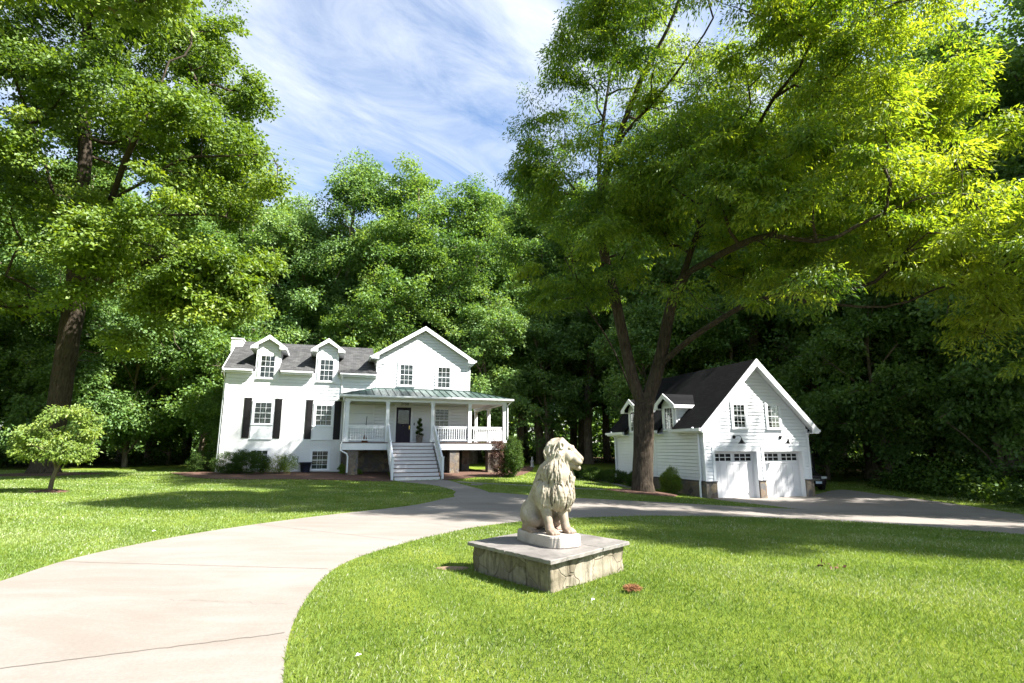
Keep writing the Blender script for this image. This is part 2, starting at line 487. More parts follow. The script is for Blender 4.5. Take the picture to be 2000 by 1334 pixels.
M['leaf_gold'] = leaf_mat('yellow_green_leaves', [(0.0, (0.0513, 0.1218, 0.0168)), (0.3, (0.1083, 0.2030, 0.0216)), (0.55, (0.2109, 0.2958, 0.0240)), (1.0, (0.3591, 0.4234, 0.0360))], 0.56, 0.03, (1.45, 1.4, 0.6))
M['leaf_green'] = leaf_mat('fresh_green_leaves', [(0.0, (0.0564, 0.1149, 0.0130)), (0.5, (0.1441, 0.2355, 0.0216)), (1.0, (0.2881, 0.3614, 0.0324))], 0.45, 0.03)
M['leaf_forest'] = leaf_mat('forest_leaves', [(0.0, (0.0565, 0.1284, 0.0339)), (0.5, (0.1317, 0.2437, 0.0555)), (1.0, (0.2507, 0.3720, 0.0845))], 0.42, 0.03)
M['leaf_box'] = leaf_mat('dark_evergreen_leaves', [(0.0, (0.0199, 0.0468, 0.0090)), (0.5, (0.0430, 0.0882, 0.0126)), (1.0, (0.0911, 0.1470, 0.0198))], 0.22, 0.012)
M['leaf_light'] = leaf_mat('pale_spring_leaves', [(0.0, (0.0738, 0.1419, 0.0168)), (0.5, (0.1557, 0.2395, 0.0295)), (1.0, (0.2622, 0.3282, 0.0504))], 0.42, 0.03)
M['leaf_dead'] = leaf_mat('dead_brown_leaves', [(0.0, (0.05, 0.022, 0.016)), (0.5, (0.10, 0.048, 0.032)), (1.0, (0.17, 0.085, 0.055))], 0.2, 0.03, (1.1, 0.9, 0.7))
M['grass'] = leaf_mat('grass_blades', [(0.0, (0.0616, 0.1175, 0.0125)), (0.4, (0.1452, 0.2303, 0.0275)), (0.72, (0.2376, 0.3149, 0.0688)), (0.85, (0.3520, 0.4042, 0.2125)), (1.0, (0.4840, 0.4982, 0.4000))], 0.4, 0.03, (1.2, 1.15, 0.6))

def bark_mat(name, dark, light, scale=1.0):
    m, nt, b = new_mat(name)
    co = coords(nt, (7 * scale, 7 * scale, 1.4 * scale))
    f = noise(nt, co, 1.6, 7, 0.7, 0.5)
    big = noise(nt, coords(nt), 0.9, 4)
    c = ramp(nt, f, [(0.3, dark), (0.65, light)])
    c = mixc(nt, 1.0, c, ramp(nt, big, [(0.3, (0.7, 0.7, 0.68)), (0.7, (1.25, 1.22, 1.15))]), 'MULTIPLY')
    nt.links.new(c, b.inputs['Base Color'])
    b.inputs['Roughness'].default_value = 0.9
    b.inputs['Specular IOR Level'].default_value = 0.15
    bump(nt, b, f, 1.0, 0.06)
    return m
M['bark'] = bark_mat('furrowed_brown_bark', (0.018, 0.014, 0.011), (0.092, 0.074, 0.057))
M['bark_grey'] = bark_mat('grey_bark', (0.06, 0.05, 0.04), (0.25, 0.21, 0.165), 0.8)
M['twig'] = plain('twig_bark', (0.06, 0.05, 0.035), 0.9, 0.3, 8)

# ---------------------------------------------------------------- terrain
CTRL = np.array([
 (0,0,0),(-6,5,0),(6,5,0),(1,8,0),(0,12,-.04),(10,8,-.1),(-10,12,0),(-15,20,0),(-25,30,.05),
 (-11.2,34,.06),(-16.9,32.1,.10),(-12,28,-.1),(-7,27,-.22),(-5.2,30.6,-.28),(-3.3,34.6,0),(-.6,35.2,-.05),(-6,38,.05),
 (2.5,55,0),(7.6,55,0),(1.6,45,0),(9.03,26,-.80),(14.9,27.9,-.86),(6.4,34.1,-.5),(12.3,36,-.75),(6.2,26.5,-.55),
 (20,24,-.9),(14,15,-.5),(8,16,-.42),(3,18,-.28),(-2,22,-.2),(4,31,-.35),(-40,50,.2),(0,80,.3),(40,60,-.4),(40,20,-.9),(30,5,-.6),(-30,10,0),(-45,25,.1),(0,-20,0),(25,-20,-.3),(-60,0,0),(60,0,-.8),(0,150,0),(-150,60,0),(150,60,-.3)], float)
def _rbf(d): return 1.0 / np.sqrt(1 + (d / 7.0) ** 2)
_A = _rbf(np.hypot(CTRL[:, None, 0] - CTRL[None, :, 0], CTRL[:, None, 1] - CTRL[None, :, 1])) + 0.02 * np.eye(len(CTRL))
_W = np.linalg.solve(_A, CTRL[:, 2])
def terr(x, y):
    x, y = np.asarray(x, float), np.asarray(y, float)
    r = np.zeros(np.broadcast(x, y).shape)
    for (cx, cy, _), w in zip(CTRL, _W):
        r = r + w * _rbf(np.hypot(x - cx, y - cy))
    return r
def tz(x, y): return float(terr(x, y))

def ray(px, py):
    a, v = (px - 1000) / F_PX, (py - 667) / F_PX
    c, s = math.cos(PITCH), math.sin(PITCH)
    return np.array([a, c + v * s, s - v * c])
def G(px, py):
    """where the line of sight of a photo pixel meets the terrain"""
    r = ray(px, py); r = r / r[1]
    z = 0.0
    for _ in range(40):
        y = (z - EYE) / r[2]
        z = 0.6 * z + 0.4 * tz(r[0] * y, y)
    return np.array([r[0] * y, y])
def at(px, py, Y):
    r = ray(px, py); r = r / r[1]
    return Vector((r[0] * Y, Y, EYE + r[2] * Y))

def axis_pts(lo, hi, step, far):
    a = list(np.arange(lo, hi + 1e-6, step))
    s = step
    x = hi
    while x < far:
        s *= 1.35; x += s; a.append(x)
    s = step; x = lo
    while x > -far:
        s *= 1.35; x -= s; a.insert(0, x)
    return np.array(a)
gx, gy = axis_pts(-40, 40, 0.5, 1500), axis_pts(-6, 62, 0.5, 1500)
X, Y = np.meshgrid(gx, gy)
Z = terr(X, Y)
nx = len(gx)
idx = np.arange(len(gx) * len(gy)).reshape(len(gy), nx)
quads = np.stack([idx[:-1, :-1], idx[:-1, 1:], idx[1:, 1:], idx[1:, :-1]], -1).reshape(-1, 4)
ground = np_mesh('ground', np.stack([X, Y, Z], -1).reshape(-1, 3), quads, M['lawn'], smooth=True)
tag(ground, kind='structure')

def resample(pts, n):
    pts = np.asarray(pts, float)
    # centripetal-ish smoothing by Catmull-Rom
    P = np.vstack([2 * pts[0] - pts[1], pts, 2 * pts[-1] - pts[-2]])
    out = []
    for i in range(1, len(P) - 2):
        t = np.linspace(0, 1, 16, endpoint=False)[:, None]
        p0, p1, p2, p3 = P[i-1], P[i], P[i+1], P[i+2]
        out.append(0.5 * (2*p1 + (p2-p0)*t + (2*p0-5*p1+4*p2-p3)*t**2 + (3*p1-p0-3*p2+p3)*t**3))
    out = np.vstack(out + [pts[-1:]])
    d = np.r_[0, np.cumsum(np.hypot(*np.diff(out, axis=0).T))]
    s = np.linspace(0, d[-1], n)
    return np.stack([np.interp(s, d, out[:, 0]), np.interp(s, d, out[:, 1])], 1)

MASKS = []
def strip(name, A, B, lift, mat, n=160, m=24, mask=True, edge=0.03, raw=False):
    """a draped sheet between two plan polylines, with a thin turned-down rim"""
    A, B = (np.asarray(A), np.asarray(B)) if raw else (resample(A, n), resample(B, n))
    n = len(A)
    t = np.linspace(0, 1, m)[None, :, None]
    P = A[:, None] * (1 - t) + B[:, None] * t
    zz = terr(P[..., 0], P[..., 1]) + lift
    V = np.concatenate([P, zz[..., None]], -1)
    lo = V.copy(); lo[..., 2] -= lift + edge
    V2 = np.concatenate([lo[:, :1], V, lo[:, -1:]], 1)
    mm = m + 2
    ii = np.arange(n * mm).reshape(n, mm)
    q = np.stack([ii[:-1, :-1], ii[1:, :-1], ii[1:, 1:], ii[:-1, 1:]], -1).reshape(-1, 4)
    v3 = V2.reshape(-1, 3)
    # faces upwards
    a, b, c = v3[q[len(q)//2, 0]], v3[q[len(q)//2, 1]], v3[q[len(q)//2, 2]]
    if np.cross(b - a, c - a)[2] < 0: q = q[:, ::-1]
    o = np_mesh(name, v3, q, mat, smooth=False)
    if mask: MASKS.append(np.vstack([A, B[::-1]]))
    return o
def inside(px, py, poly):
    c = np.zeros(len(px), bool)
    x0, y0 = poly[:, 0], poly[:, 1]
    x1, y1 = np.roll(x0, -1), np.roll(y0, -1)
    for a, b, c2, d in zip(x0, y0, x1, y1):
        if b == d: continue
        k = ((b > py) != (d > py)) & (px < (c2 - a) * (py - b) / (d - b) + a)
        c ^= k
    return c

# driveway
g = lambda L: [G(*p) for p in L]
up_edge = g([(0,1136),(140,1092),(280,1061),(420,1036),(600,1011),(800,988),(880,972),(950,962),(1030,967),(1130,973),(1250,979),(1400,987),(1570,995),(1780,1002),(2000,1010)])
lo_edge = g([(553,1334),(557,1280),(574,1215),(612,1150),(665,1104),(740,1075),(850,1046),(960,1025),(1100,1013),(1300,1008),(1500,1012),(1700,1022),(1850,1033),(2000,1045)])
e0, e1 = np.array(up_edge[0]), np.array(up_edge[1])
up_edge = [e0 + (e0 - e1) * 1.6 + np.array([0, -1.2]), e0 + (e0 - e1) * .8 + np.array([0, -.3])] + up_edge
f0 = np.array(lo_edge[0])
tg = f0 - np.array(lo_edge[1]); tg = tg / np.hypot(*tg)
lo_edge = [f0 + tg*4.2 + np.array([.5, 0]), f0 + tg*2.2 + np.array([.15, 0]), f0 + tg*1.2 + np.array([.04, 0]), f0 + tg*.5] + lo_edge
for L in (up_edge, lo_edge):
    a, b = np.array(L[-1]), np.array(L[-2])
    L.append(a + (a - b) * 1.5 + np.array([0, -1.5])); L.append(a + (a - b) * 5 + np.array([0, -7]))
drive = strip('driveway', up_edge, lo_edge, 0.006, M['concrete'], 220, 26)
tag(drive, kind='structure')
wl_ = g([(905,985),(886,968),(889,960),(868,953),(838,947),(769,939)])
wr_ = g([(975,985),(955,962),(920,951),(895,944),(882,940),(867,937)])
walk = strip('front_walk', wl_, wr_, 0.011, M['concrete'], 60, 12)
tag(walk, kind='structure')
QG, AG = np.array([9.03, 26.0]), math.radians(18)
def wg(s, y): return np.array([QG[0] + s*math.cos(AG) - y*math.sin(AG), QG[1] + s*math.sin(AG) + y*math.cos(AG)])
ap_far = [wg(.35, .4), wg(3, .4), wg(6.3, .4)] + g([(1640,957),(1720,966),(1800,976),(1900,990),(2000,1006)])
ap_near = g([(1400,976),(1480,986),(1560,995),(1640,999),(1720,1002),(1800,1005),(1900,1010),(2000,1016)])
apron = strip('garage_apron', ap_far, ap_near, 0.016, M['concrete'], 90, 16)
tag(apron, kind='structure')
# thin side walks on the far lawn
p1 = resample(g([(893,941),(960,945),(1040,949),(1130,954),(1200,957),(1240,960)]), 60)
pw = strip('side_path', p1 + np.array([0, .28]), p1 - np.array([0, .28]), 0.007, M['concrete'], 60, 4, raw=True)
tag(pw, kind='structure')
p2 = resample(g([(1090,926),(1130,931),(1170,938),(1200,945),(1232,953)]), 50)
pw = strip('garage_path', p2 + np.array([.25, .25]), p2 - np.array([.25, .25]), 0.007, M['concrete'], 50, 4, raw=True)
tag(pw, kind='structure')
# control joints across the drive
def joint(pa, pb, n=30, w=0.0048):
    a, b = G(*pa), G(*pb)
    t = np.linspace(0, 1, n)[:, None]
    P = a * (1 - t) + b * t
    d = (b - a) / np.hypot(*(b - a)); nrm = np.array([-d[1], d[0]])
    P = P + nrm * (RNG.normal(0, .006, (n, 1)))
    o = []
    for s in (-1, 1):
        Q2 = P + nrm * w * s
        o.append(np.c_[Q2, terr(Q2[:, 0], Q2[:, 1]) + 0.0102])
    return np.stack(o, 1).reshape(-1, 3)
jv, jf = [], []
for pa, pb in (((120,1098),(640,1112)),((505,1025),(780,1056)),((0,1308),(556,1238)),((705,1002),(905,1032)),((880,985),(1000,1014)),((1180,978),(1240,1007)),((1400,990),(1440,1008)),((1010,970),(1060,1012)),((1600,1000),(1680,1018)),((1800,1006),(1900,1033))):
    v = joint(pa, pb); n0 = sum(len(x) for x in jv); jv.append(v)
    for i in range(len(v) // 2 - 1): jf.append((n0+2*i, n0+2*i+1, n0+2*i+3, n0+2*i+2))
np_mesh('control_joint', np.vstack(jv), jf, M['joint'], drive)

# hairline cracks wandering over the slabs
cv_, cf_ = [], []
for (pa, pb, sd_) in (((330,1172),(560,1182),2), ((620,1030),(720,1018),4)):
    a, b = G(*pa), G(*pb); r_ = np.random.default_rng(sd_); n = 40
    t = np.linspace(0, 1, n)[:, None]; d = (b-a)/np.hypot(*(b-a)); nm = np.array([-d[1], d[0]])
    w_ = np.cumsum(r_.normal(0, .018, n)); w_ -= np.linspace(0, w_[-1], n)
    P = a*(1-t)+b*t + nm*w_[:, None]; hw = (.0008 + .0010*np.abs(r_.normal(0, 1, n)))[:, None]
    n0 = sum(len(q) for q in cv_)
    o_ = np.stack([np.c_[P+nm*hw, terr(P[:, 0], P[:, 1])+.0085], np.c_[P-nm*hw, terr(P[:, 0], P[:, 1])+.0085]], 1).reshape(-1, 3)
    cv_.append(o_); cf_ += [(n0+2*i, n0+2*i+1, n0+2*i+3, n0+2*i+2) for i in range(n-1)]
np_mesh('crack', np.vstack(cv_), cf_, M['joint'], drive)

# mulch beds
QH, AH = np.array([-11.237, 34.0]), math.radians(18.8)
ZH = 0.059
def wh(s, y): return np.array([QH[0] + s*math.cos(AH) - y*math.sin(AH), QH[1] + s*math.sin(AH) + y*math.cos(AH)])
b1f = g([(362,931),(400,935),(470,937),(560,936.5),(660,938.5),(720,940),(768,941)])
b1b = [wh(-8.6, .6), wh(-7, .6), wh(-4.5, .3), wh(-2, .3), wh(.8, .3), wh(2, .3), wh(3.5, .3)]
MULCH = []
def mulch_bed(A, B, lift=.035, n=60, m=14):
    o = strip('mulch_bed', A, B, lift, M['mulch'], n, m, edge=.05)
    return tag(o, kind='structure')
mulch_bed(b1f, b1b)
b2f = g([(868,938.5),(905,935),(950,931),(985,931),(1018,928),(1040,918),(1040,910)])
b2b = [wh(5.8, .3), wh(7, .3), wh(8.2, .3), wh(9.4, .6), wh(10.4, 1), wh(11, 1.6), wh(11.4, 2.2)]
mulch_bed(b2f, b2b)
def mulch_ring(cx, cy, r, ry=None, n=40):
    ry = ry or r
    t = np.linspace(0, 2*np.pi, n, endpoint=False)
    wob = 1 + .06*np.sin(3*t+cx) + .04*np.sin(5*t)
    vs, fs = [(cx, cy, tz(cx, cy) + .09)], []
    for j, (k, h) in enumerate(((.35, .085), (.7, .06), (.93, .03), (1.0, -.02))):
        for a, w in zip(t, wob):
            x, y = cx + math.cos(a)*r*k*w, cy + math.sin(a)*ry*k*w
            vs.append((x, y, tz(x, y) + h))
    for i in range(n): fs.append((0, 1+i, 1+(i+1) % n))
    mb = MB(); mb.v = vs; mb.f = fs
    for j in range(3):
        for i in range(n):
            mb.f.append((1+j*n+i, 1+(j+1)*n+i, 1+(j+1)*n+(i+1) % n, 1+j*n+(i+1) % n))
    o = mb.build('mulch_bed', M['mulch'])
    MASKS.append(np.array([(cx + math.cos(a)*r*w, cy + math.sin(a)*ry*w) for a, w in zip(t, wob)]))
    return tag(o, kind='structure')

def soil_patch(px, py, r, ry):
    q = G(px, py)
    o = mulch_ring(q[0], q[1], r, ry); o.name = 'soil_patch'
    for v in o.data.vertices: v.co.z = tz(v.co.x, v.co.y) + .004 + .25*max(0, v.co.z - tz(v.co.x, v.co.y))
    o.data.materials[0] = M['soil']
soil_patch(886, 1111, .22, .10)
# ---------------------------------------------------------------- grass blades
PL = np.array([(.40, 5.95), (1.47, 7.15), (.51, 8.32), (-.56, 7.12)])       # slab corners near, right, back, left
PC = PL.mean(0)
def build_grass():
    MASKS.append(PC + (PL - PC) * .93)
    cx, cy = [], []
    bands = [(2.2, 5, 3600), (5, 7.5, 2700), (7.5, 11, 1500), (11, 16, 760), (16, 24, 380), (24, 36, 170)]
    xs, ys = [], []
    for d0, d1, rho in bands:
        half = 1.5 if d1 < 12 else 1.15
        area = half * (d1*d1 - d0*d0)
        n = int(area * rho)
        y = np.sqrt(RNG.uniform(d0*d0, d1*d1, n)); x = RNG.uniform(-half, half, n) * y
        xs.append(x); ys.append(y)
    x, y = np.concatenate(xs), np.concatenate(ys)
    keep = np.ones(len(x), bool)
    for poly in MASKS:
        lo, hi = poly.min(0), poly.max(0)
        k = np.where(keep & (x > lo[0]) & (x < hi[0]) & (y > lo[1]) & (y < hi[1]))[0]
        keep[k[inside(x[k], y[k], poly)]] = False
    # not under the buildings
    for (q, a, w, d) in ((QH, AH, (-6.1, 11), (-2.4, 9)), (QG, AG, (0, 6.3), (0, 8.6))):
        lx = (x-q[0])*math.cos(a) + (y-q[1])*math.sin(a); ly = -(x-q[0])*math.sin(a) + (y-q[1])*math.cos(a)
        keep &= ~((lx > w[0]) & (lx < w[1]) & (ly > d[0]) & (ly < d[1]))
    x, y = x[keep], y[keep]
    n = len(x)
    z = terr(x, y)
    d = np.hypot(x, y)
    big = np.sin(x*.55+.8*np.sin(y*.4)+.3)*np.sin(y*.62+.6*np.sin(x*.5)+1.1) + .5*np.sin(x*1.3-y*.8+2)
    patch = (np.sin(x*1.9+1)*np.sin(y*2.3+2) + np.sin(x*.7+y*.9)*.8 + np.sin(x*5.1-y*3.7)*.4 + np.sin(x*.31-y*.23+1.4)*.8) / 2.6
    h = (.026 + .008*patch + RNG.uniform(-.010, .014, n)) * np.clip(1 + (d-6)*.02, 1, 1.5)
    w = np.maximum(.0026, .00075 * d) * RNG.uniform(.7, 1.3, n)
    th = RNG.uniform(0, 2*np.pi, n)
    lean = RNG.uniform(.15, 1.0, n) * h
    dirx, diry = np.cos(th), np.sin(th)
    ph = th + np.pi/2 + RNG.normal(0, .5, n)
    sx, sy = np.cos(ph)*w/2, np.sin(ph)*w/2
    v = np.empty((n, 4, 3))
    v[:, 0] = np.c_[x - sx, y - sy, z - .004]; v[:, 1] = np.c_[x + sx, y + sy, z - .004]
    v[:, 2] = np.c_[x + sx*.8 + dirx*lean*.4, y + sy*.8 + diry*lean*.4, z + h*.65]
    v[:, 3] = np.c_[x + dirx*lean, y + diry*lean, z + h]
    f = np.arange(n*4).reshape(n, 4)
    dry = RNG.random(n) < np.clip(.05 + .45*np.maximum(0, np.sin(x*.9-2+.6*np.sin(y*2))*np.sin(y*1.1+.5+.5*np.sin(x*1.7))-.25) + .35*np.maximum(0, np.sin(x*1.7+y*2.3)*np.sin(x*2.6-y*1.4+1)-.3), .03, .3)
    stripe = np.tanh(3*np.sin((x*.42 + y*.91)*2*np.pi/2.3 + .5*np.sin(x*.3)))
    tint = np.clip(.42 + .055*stripe + .13*patch + .11*big + RNG.normal(0, .10, n), .02, .8)
    tint[dry] = RNG.uniform(.70, .93, dry.sum())
    o = np_mesh('lawn_grass', v.reshape(-1, 3), f, M['grass'], tint=tint)
    tag(o, 'short green lawn grass with paler dry blades', 'grass', kind='stuff')

# ---------------------------------------------------------------- building pieces
def siding(mb, O, A, Nn, z0, z1, lo, hi, step=.19, holes=()):
    """lapped boards: each a sloping face proud at its foot, with a small underside"""
    O, A, Nn = Vector(O), Vector(A), Vector(Nn)
    P = lambda p, z, d: O + A*p + Nn*d + Vector((0, 0, z))
    z = z0
    while z < z1 - 1e-4:
        zt = min(z + step, z1)
        segs = [(lo(z), hi(z), lo(zt), hi(zt))]
        for (p0, p1, h0, h1) in holes:
            if h1 <= z + .02 or h0 >= zt - .02: continue
            ns = []
            for (a, b, c, d) in segs:
                if p0 >= b or p1 <= a: ns.append((a, b, c, d)); continue
                if p0 > a: ns.append((a, p0, c, p0))
                if p1 < b: ns.append((p1, b, p1, d))
            segs = ns
        for (a, b, c, d) in segs:
            if b - a < .01: continue
            if d - c < .01: c = d = (c + d) / 2
            zg = zt - .024; kk = (zg-z)/(zt-z); cg, dg = a+(c-a)*kk, b+(d-b)*kk
            mb.quad(P(a, z, .046), P(b, z, .046), P(dg, zg, .026), P(cg, zg, .026))
            mb.quad(P(cg, zg, .026), P(dg, zg, .026), P(d, zt, .0), P(c, zt, .0))
            mb.quad(P(a, z, .0), P(b, z, .0), P(b, z, .046), P(a, z, .046))
        z = zt

def window(parent, loc, rotz, w, h, cols=3, rows=2, sill=True, casing=.11, blind=True, name='window', proud=0.0):
    """double-hung sash; x to the right, y into the wall, foot of the opening at z=0"""
    fr = MB(); c = casing
    fr.box(-c, 0, -.045, 0, -c*.2, h+c); fr.box(w, w+c, -.045, 0, -c*.2, h+c)
    fr.box(0, w, -.045, 0, h, h+c)
    if sill: fr.box(-c-.03, w+c+.03, -.075, 0, -c*.2-.06, -c*.2)
    fr.box(0, w, -.045, 0, -c*.2, 0)
    o = fr.build(name, M['white'], parent); o.rotation_euler = (0, 0, rotz)
    o.location = Vector(loc) + Vector((math.sin(rotz), -math.cos(rotz), 0)) * proud
    sa = MB(); t = .035
    for (za, zb, yy) in ((0, h/2+.015, -.030), (h/2-.015, h, -.038)):
        sa.box(0, t, yy, yy+.018, za, zb); sa.box(w-t, w, yy, yy+.018, za, zb)
        sa.box(t, w-t, yy, yy+.018, za, za+t); sa.box(t, w-t, yy, yy+.018, zb-t, zb)
        for i in range(1, cols):
            x = t + (w-2*t)*i/cols; sa.box(x-.009, x+.009, yy+.002, yy+.015, za+t, zb-t)
        for j in range(1, rows):
            z = za + t + (zb-za-2*t)*j/rows; sa.box(t, w-t, yy+.003, yy+.014, z-.009, z+.009)
    sa.build('sash', M['white'], o)
    MB().box(.01, w-.01, -.021, -.019, .01, h-.01).build('pane', M['glass'], o)
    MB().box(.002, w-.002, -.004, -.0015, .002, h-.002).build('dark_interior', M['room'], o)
    if blind:
        b = MB()
        for x0, x1 in ((.03, w/2-.02), (w/2+.02, w-.03)):
            n = int(h / .09)
            for k in range(n):
                z = .03 + (h-.06)*k/n
                b.quad((x0, -.017, z), (x1, -.017, z), (x1, -.007, z+.028), (x0, -.007, z+.028))
        b.box(w/2-.035, w/2+.035, -.018, -.006, .01, h-.01)
        b.box(0.005, .03, -.018, -.006, .01, h-.01); b.box(w-.03, w-.005, -.018, -.006, .01, h-.01)
        b.box(.03, w/2-.035, -.018, -.006, h/2-.03, h/2+.03); b.box(w/2+.035, w-.03, -.018, -.006, h/2-.03, h/2+.03)
        b.build('plantation_shutter', M['blind'], o)
    return o

# ---------------------------------------------------------------- white house
house = thing('white_house', 'large white two storey house with dormers, black shutters and a green roofed porch', 'house', (QH[0], QH[1], ZH), AH)
# left wing
w = MB()
w.box(-6.05, .67, 0, 8.5, -.9, 4.42)
w.build('brick_wall', M['brick'], house)
core = MB()
core.box(-6.03, 2.58, .03, 8.47, 4.42, 6.18)
core.box(.70, 2.6, .03, 8.4, -.5, 4.42)
core.prism([(.03, 6.18), (4.25, 8.36), (8.47, 6.18)], -6.03, -5.9, 'x')
core.build('inner_wall', M['white'], house)
sd = MB()
siding(sd, (0, .03, 0), (1, 0, 0), (0, -1, 0), 4.42, 6.02, lambda z: -5.92, lambda z: 2.55)
siding(sd, (-6.03, .03, 0), (0, 1, 0), (-1, 0, 0), 4.42, 8.3, lambda z: max(0, (z-6.18)/.5166), lambda z: min(8.4, 8.44-(z-6.18)/.5166))
siding(sd, (0, .03, 0), (1, 0, 0), (0, -1, 0), 1.78, 4.2, lambda z: .70, lambda z: 2.52, step=.6)
sd.build('siding', M['siding'], house)
tr = MB()
tr.box(-6.07, -5.92, -.022, .03, 4.452, 6.1)                     # corner board
tr.box(-6.07, .67, -.02, .03, 4.36, 4.45)                       # belt board
tr.box(.45, .60, -.024, .03, 4.5, 6.0)
tr.box(2.52, 2.60, -.02, .03, 1.78, 4.3)
tr.build('trim_board', M['white'], house)
rf = MB()
sl = .5326
zr = lambda y: 6.1 + (y + .35) * sl
rf.prism([(.02, zr(.02)-.13), (.02, zr(.02)), (4.25, zr(4.25)), (8.85, 6.1), (8.85, 5.97), (4.25, zr(4.25)-.14)], -6.22, 2.62, 'x')
for s0, s1 in ((-6.22, -4.5), (-3.2, -1.1), (.24, 2.62)):
    rf.prism([(-.35, 5.97), (-.35, 6.1), (.018, zr(.018)), (.018, zr(.018)-.13)], s0, s1, 'x')
main_roof = rf.build('shingle_roof', M['shingle'], house)
for s0, s1 in ((-6.25, -4.62), (-3.08, -1.22), (.36, 2.6)):
    ea = MB(); ea.box(s0, s1, -.34, .03, 5.86, 5.965)                      # soffit and fascia
    ea.prism([(-.46, 6.06), (-.46, 5.97), (-.43, 5.94), (-.37, 5.94), (-.345, 5.97), (-.345, 6.06)], s0, s1, 'x')
    ea.build('eave_gutter', M['white'], house)
MB().prism([(-.4, 5.83), (-.4, 6.08), (4.25, 8.54), (8.85, 6.09), (8.85, 5.85), (4.25, 8.28)], -6.27, -6.222, 'x').build('gable_rake', M['white'], house)
ch = MB(); ch.box(-6.48, -5.80, 3.2, 4.9, 5.5, 8.47); ch.box(-6.52, -5.76, 3.16, 4.94, 8.47, 8.56)
ch.build('chimney', M['brick'], house)

# dormers
def dormer(cx):
    d = MB()
    d.box(cx-.65, cx+.65, -.02, 3.2, 5.42, 7.62)
    d.prism([(cx-.65, 7.62), (cx+.65, 7.62), (cx, 8.11)], -.02, 3.6, 'y')
    d.box(cx-.67, cx-.52, -.034, .1, 5.40, 7.40); d.box(cx+.52, cx+.67, -.034, .1, 5.40, 7.40)
    siding(d, (cx, -.02, 0), (1, 0, 0), (0, -1, 0), 7.12, 8.06, lambda z: max(-.52, -.65+max(0, z-7.62)/.75), lambda z: min(.52, .65-max(0, z-7.62)/.75), step=.17)
    for s, nx_ in ((cx-.65, -1), (cx+.65, 1)):
        siding(d, (s, 0, 0), (0, 1, 0), (nx_, 0, 0), 6.3, 7.4, lambda z: .1, lambda z: max(.12, (z-6.2)/sl-.3), step=.17)
    o = d.build('dormer', M['siding'], house)
    sp = .745
    r = MB(); t = .10
    r.prism([(cx-.98, 7.50), (cx, 7.50+.98*sp), (cx+.98, 7.50), (cx+.98, 7.50-t), (cx, 7.50+.98*sp-t), (cx-.98, 7.50-t)], -.28, 4.1, 'y')
    r.build('dormer_roof', M['shingle'], o)
    k = MB(); t = .17; e = .985
    k.prism([(cx-e, 7.505), (cx, 7.505+e*sp), (cx+e, 7.505), (cx+e, 7.505-.14), (cx+.6, 7.505-.14), (cx+.6, 7.505+.38*sp-.2), (cx, 7.505+e*sp-.26), (cx-.6, 7.505+.38*sp-.2), (cx-.6, 7.505-.14), (cx-e, 7.505-.14)], -.325, -.283, 'y')
    for s in (-1, 1):
        x0, x1 = sorted((cx+s*.985, cx+s*1.02)); k.box(x0, x1, -.32, 2.4, 7.33, 7.49)
        x0, x1 = sorted((cx+s*.66, cx+s*.98)); k.box(x0, x1, -.28, 2.2, 7.34, 7.375)
    k.build('rake_board', M['white'], o)
    return o
for cx, wx0, wz0, wz1 in ((-3.85, -4.27, 5.62, 6.98), (-.43, -.86, 5.55, 6.91)):
    dormer(cx)
    window(house, (wx0, -.036, wz0), 0, .82, wz1-wz0, casing=.13)
# ground and basement windows with panels and black shutters
for x0, z0, z1, zp in ((-4.38, 2.86, 4.14, 2.0), (-.93, 2.80, 4.06, 1.97)):
    window(house, (x0, 0, z0), 0, .96, z1-z0)
    p = MB(); p.box(x0-.11, x0+1.07, -.04, 0, zp, z0-.09); p.box(x0-.14, x0+1.1, -.065, 0, zp-.06, zp)
    p.build('window_panel', M['white'], house, bevel=.008)
for x0, x1, z0 in ((-4.95, -4.55, 2.02), (-3.27, -2.87, 2.0), (-1.50, -1.11, 1.97), (.17, .57, 1.95)):
    s = MB(); z1 = z0 + 2.37
    s.box(x0, x1, -.035, -.002, z0, z1)
    for a, b in ((z0+.09, z0+1.05), (z0+1.15, z1-.09)): 
        s.box(x0+.07, x1-.07, -.047, -.035, a, b)
        s.box(x0+.11, x1-.11, -.055, -.047, a+.05, b-.05)
    s.build('shutter', M['black'], house)
for x0, z0, z1 in ((-4.38, .22, 1.32), (-.98, .17, 1.27)):
    window(house, (x0, 0, z0), 0, .95, z1-z0)
# gable wing
core = MB()
core.box(2.60, 8.73, .03, 8.5, -.5, 7.36)
core.prism([(2.60, 7.36), (8.73, 7.36), (5.665, 9.30)], .03, 8.5, 'y')
core.build('gable_wall', M['white'], house)
sd = MB()
gs = .632
lo = lambda z: 2.66 + max(0, z-7.36)/gs
hi = lambda z: 8.67 - max(0, z-7.36)/gs
siding(sd, (0, .03, 0), (1, 0, 0), (0, -1, 0), 5.18, 9.24, lo, hi, step=.2)
siding(sd, (0, .03, 0), (1, 0, 0), (0, -1, 0), 1.78, 4.2, lambda z: 2.6, lambda z: 8.68, step=.2, holes=((3.9, 5.0, 1.7, 4.1),))
siding(sd, (2.60, 0, 0), (0, 1, 0), (-1, 0, 0), 6.0, 7.25, lambda z: .1, lambda z: max(.2, (z-6.15)/sl), step=.2)
siding(sd, (8.73, 0, 0), (0, 1, 0), (1, 0, 0), 1.78, 7.25, lambda z: .1, lambda z: 8.4, step=.2)
sd.build('gable_siding', M['siding'], house)
r = MB(); t = .13; za = 9.44; e = 3.40; ze = za - e*gs
r.prism([(5.665-e, ze), (5.665, za), (5.665+e, ze), (5.665+e, ze-t), (5.665, za-t), (5.665-e, ze-t)], -.30, 8.9, 'y')
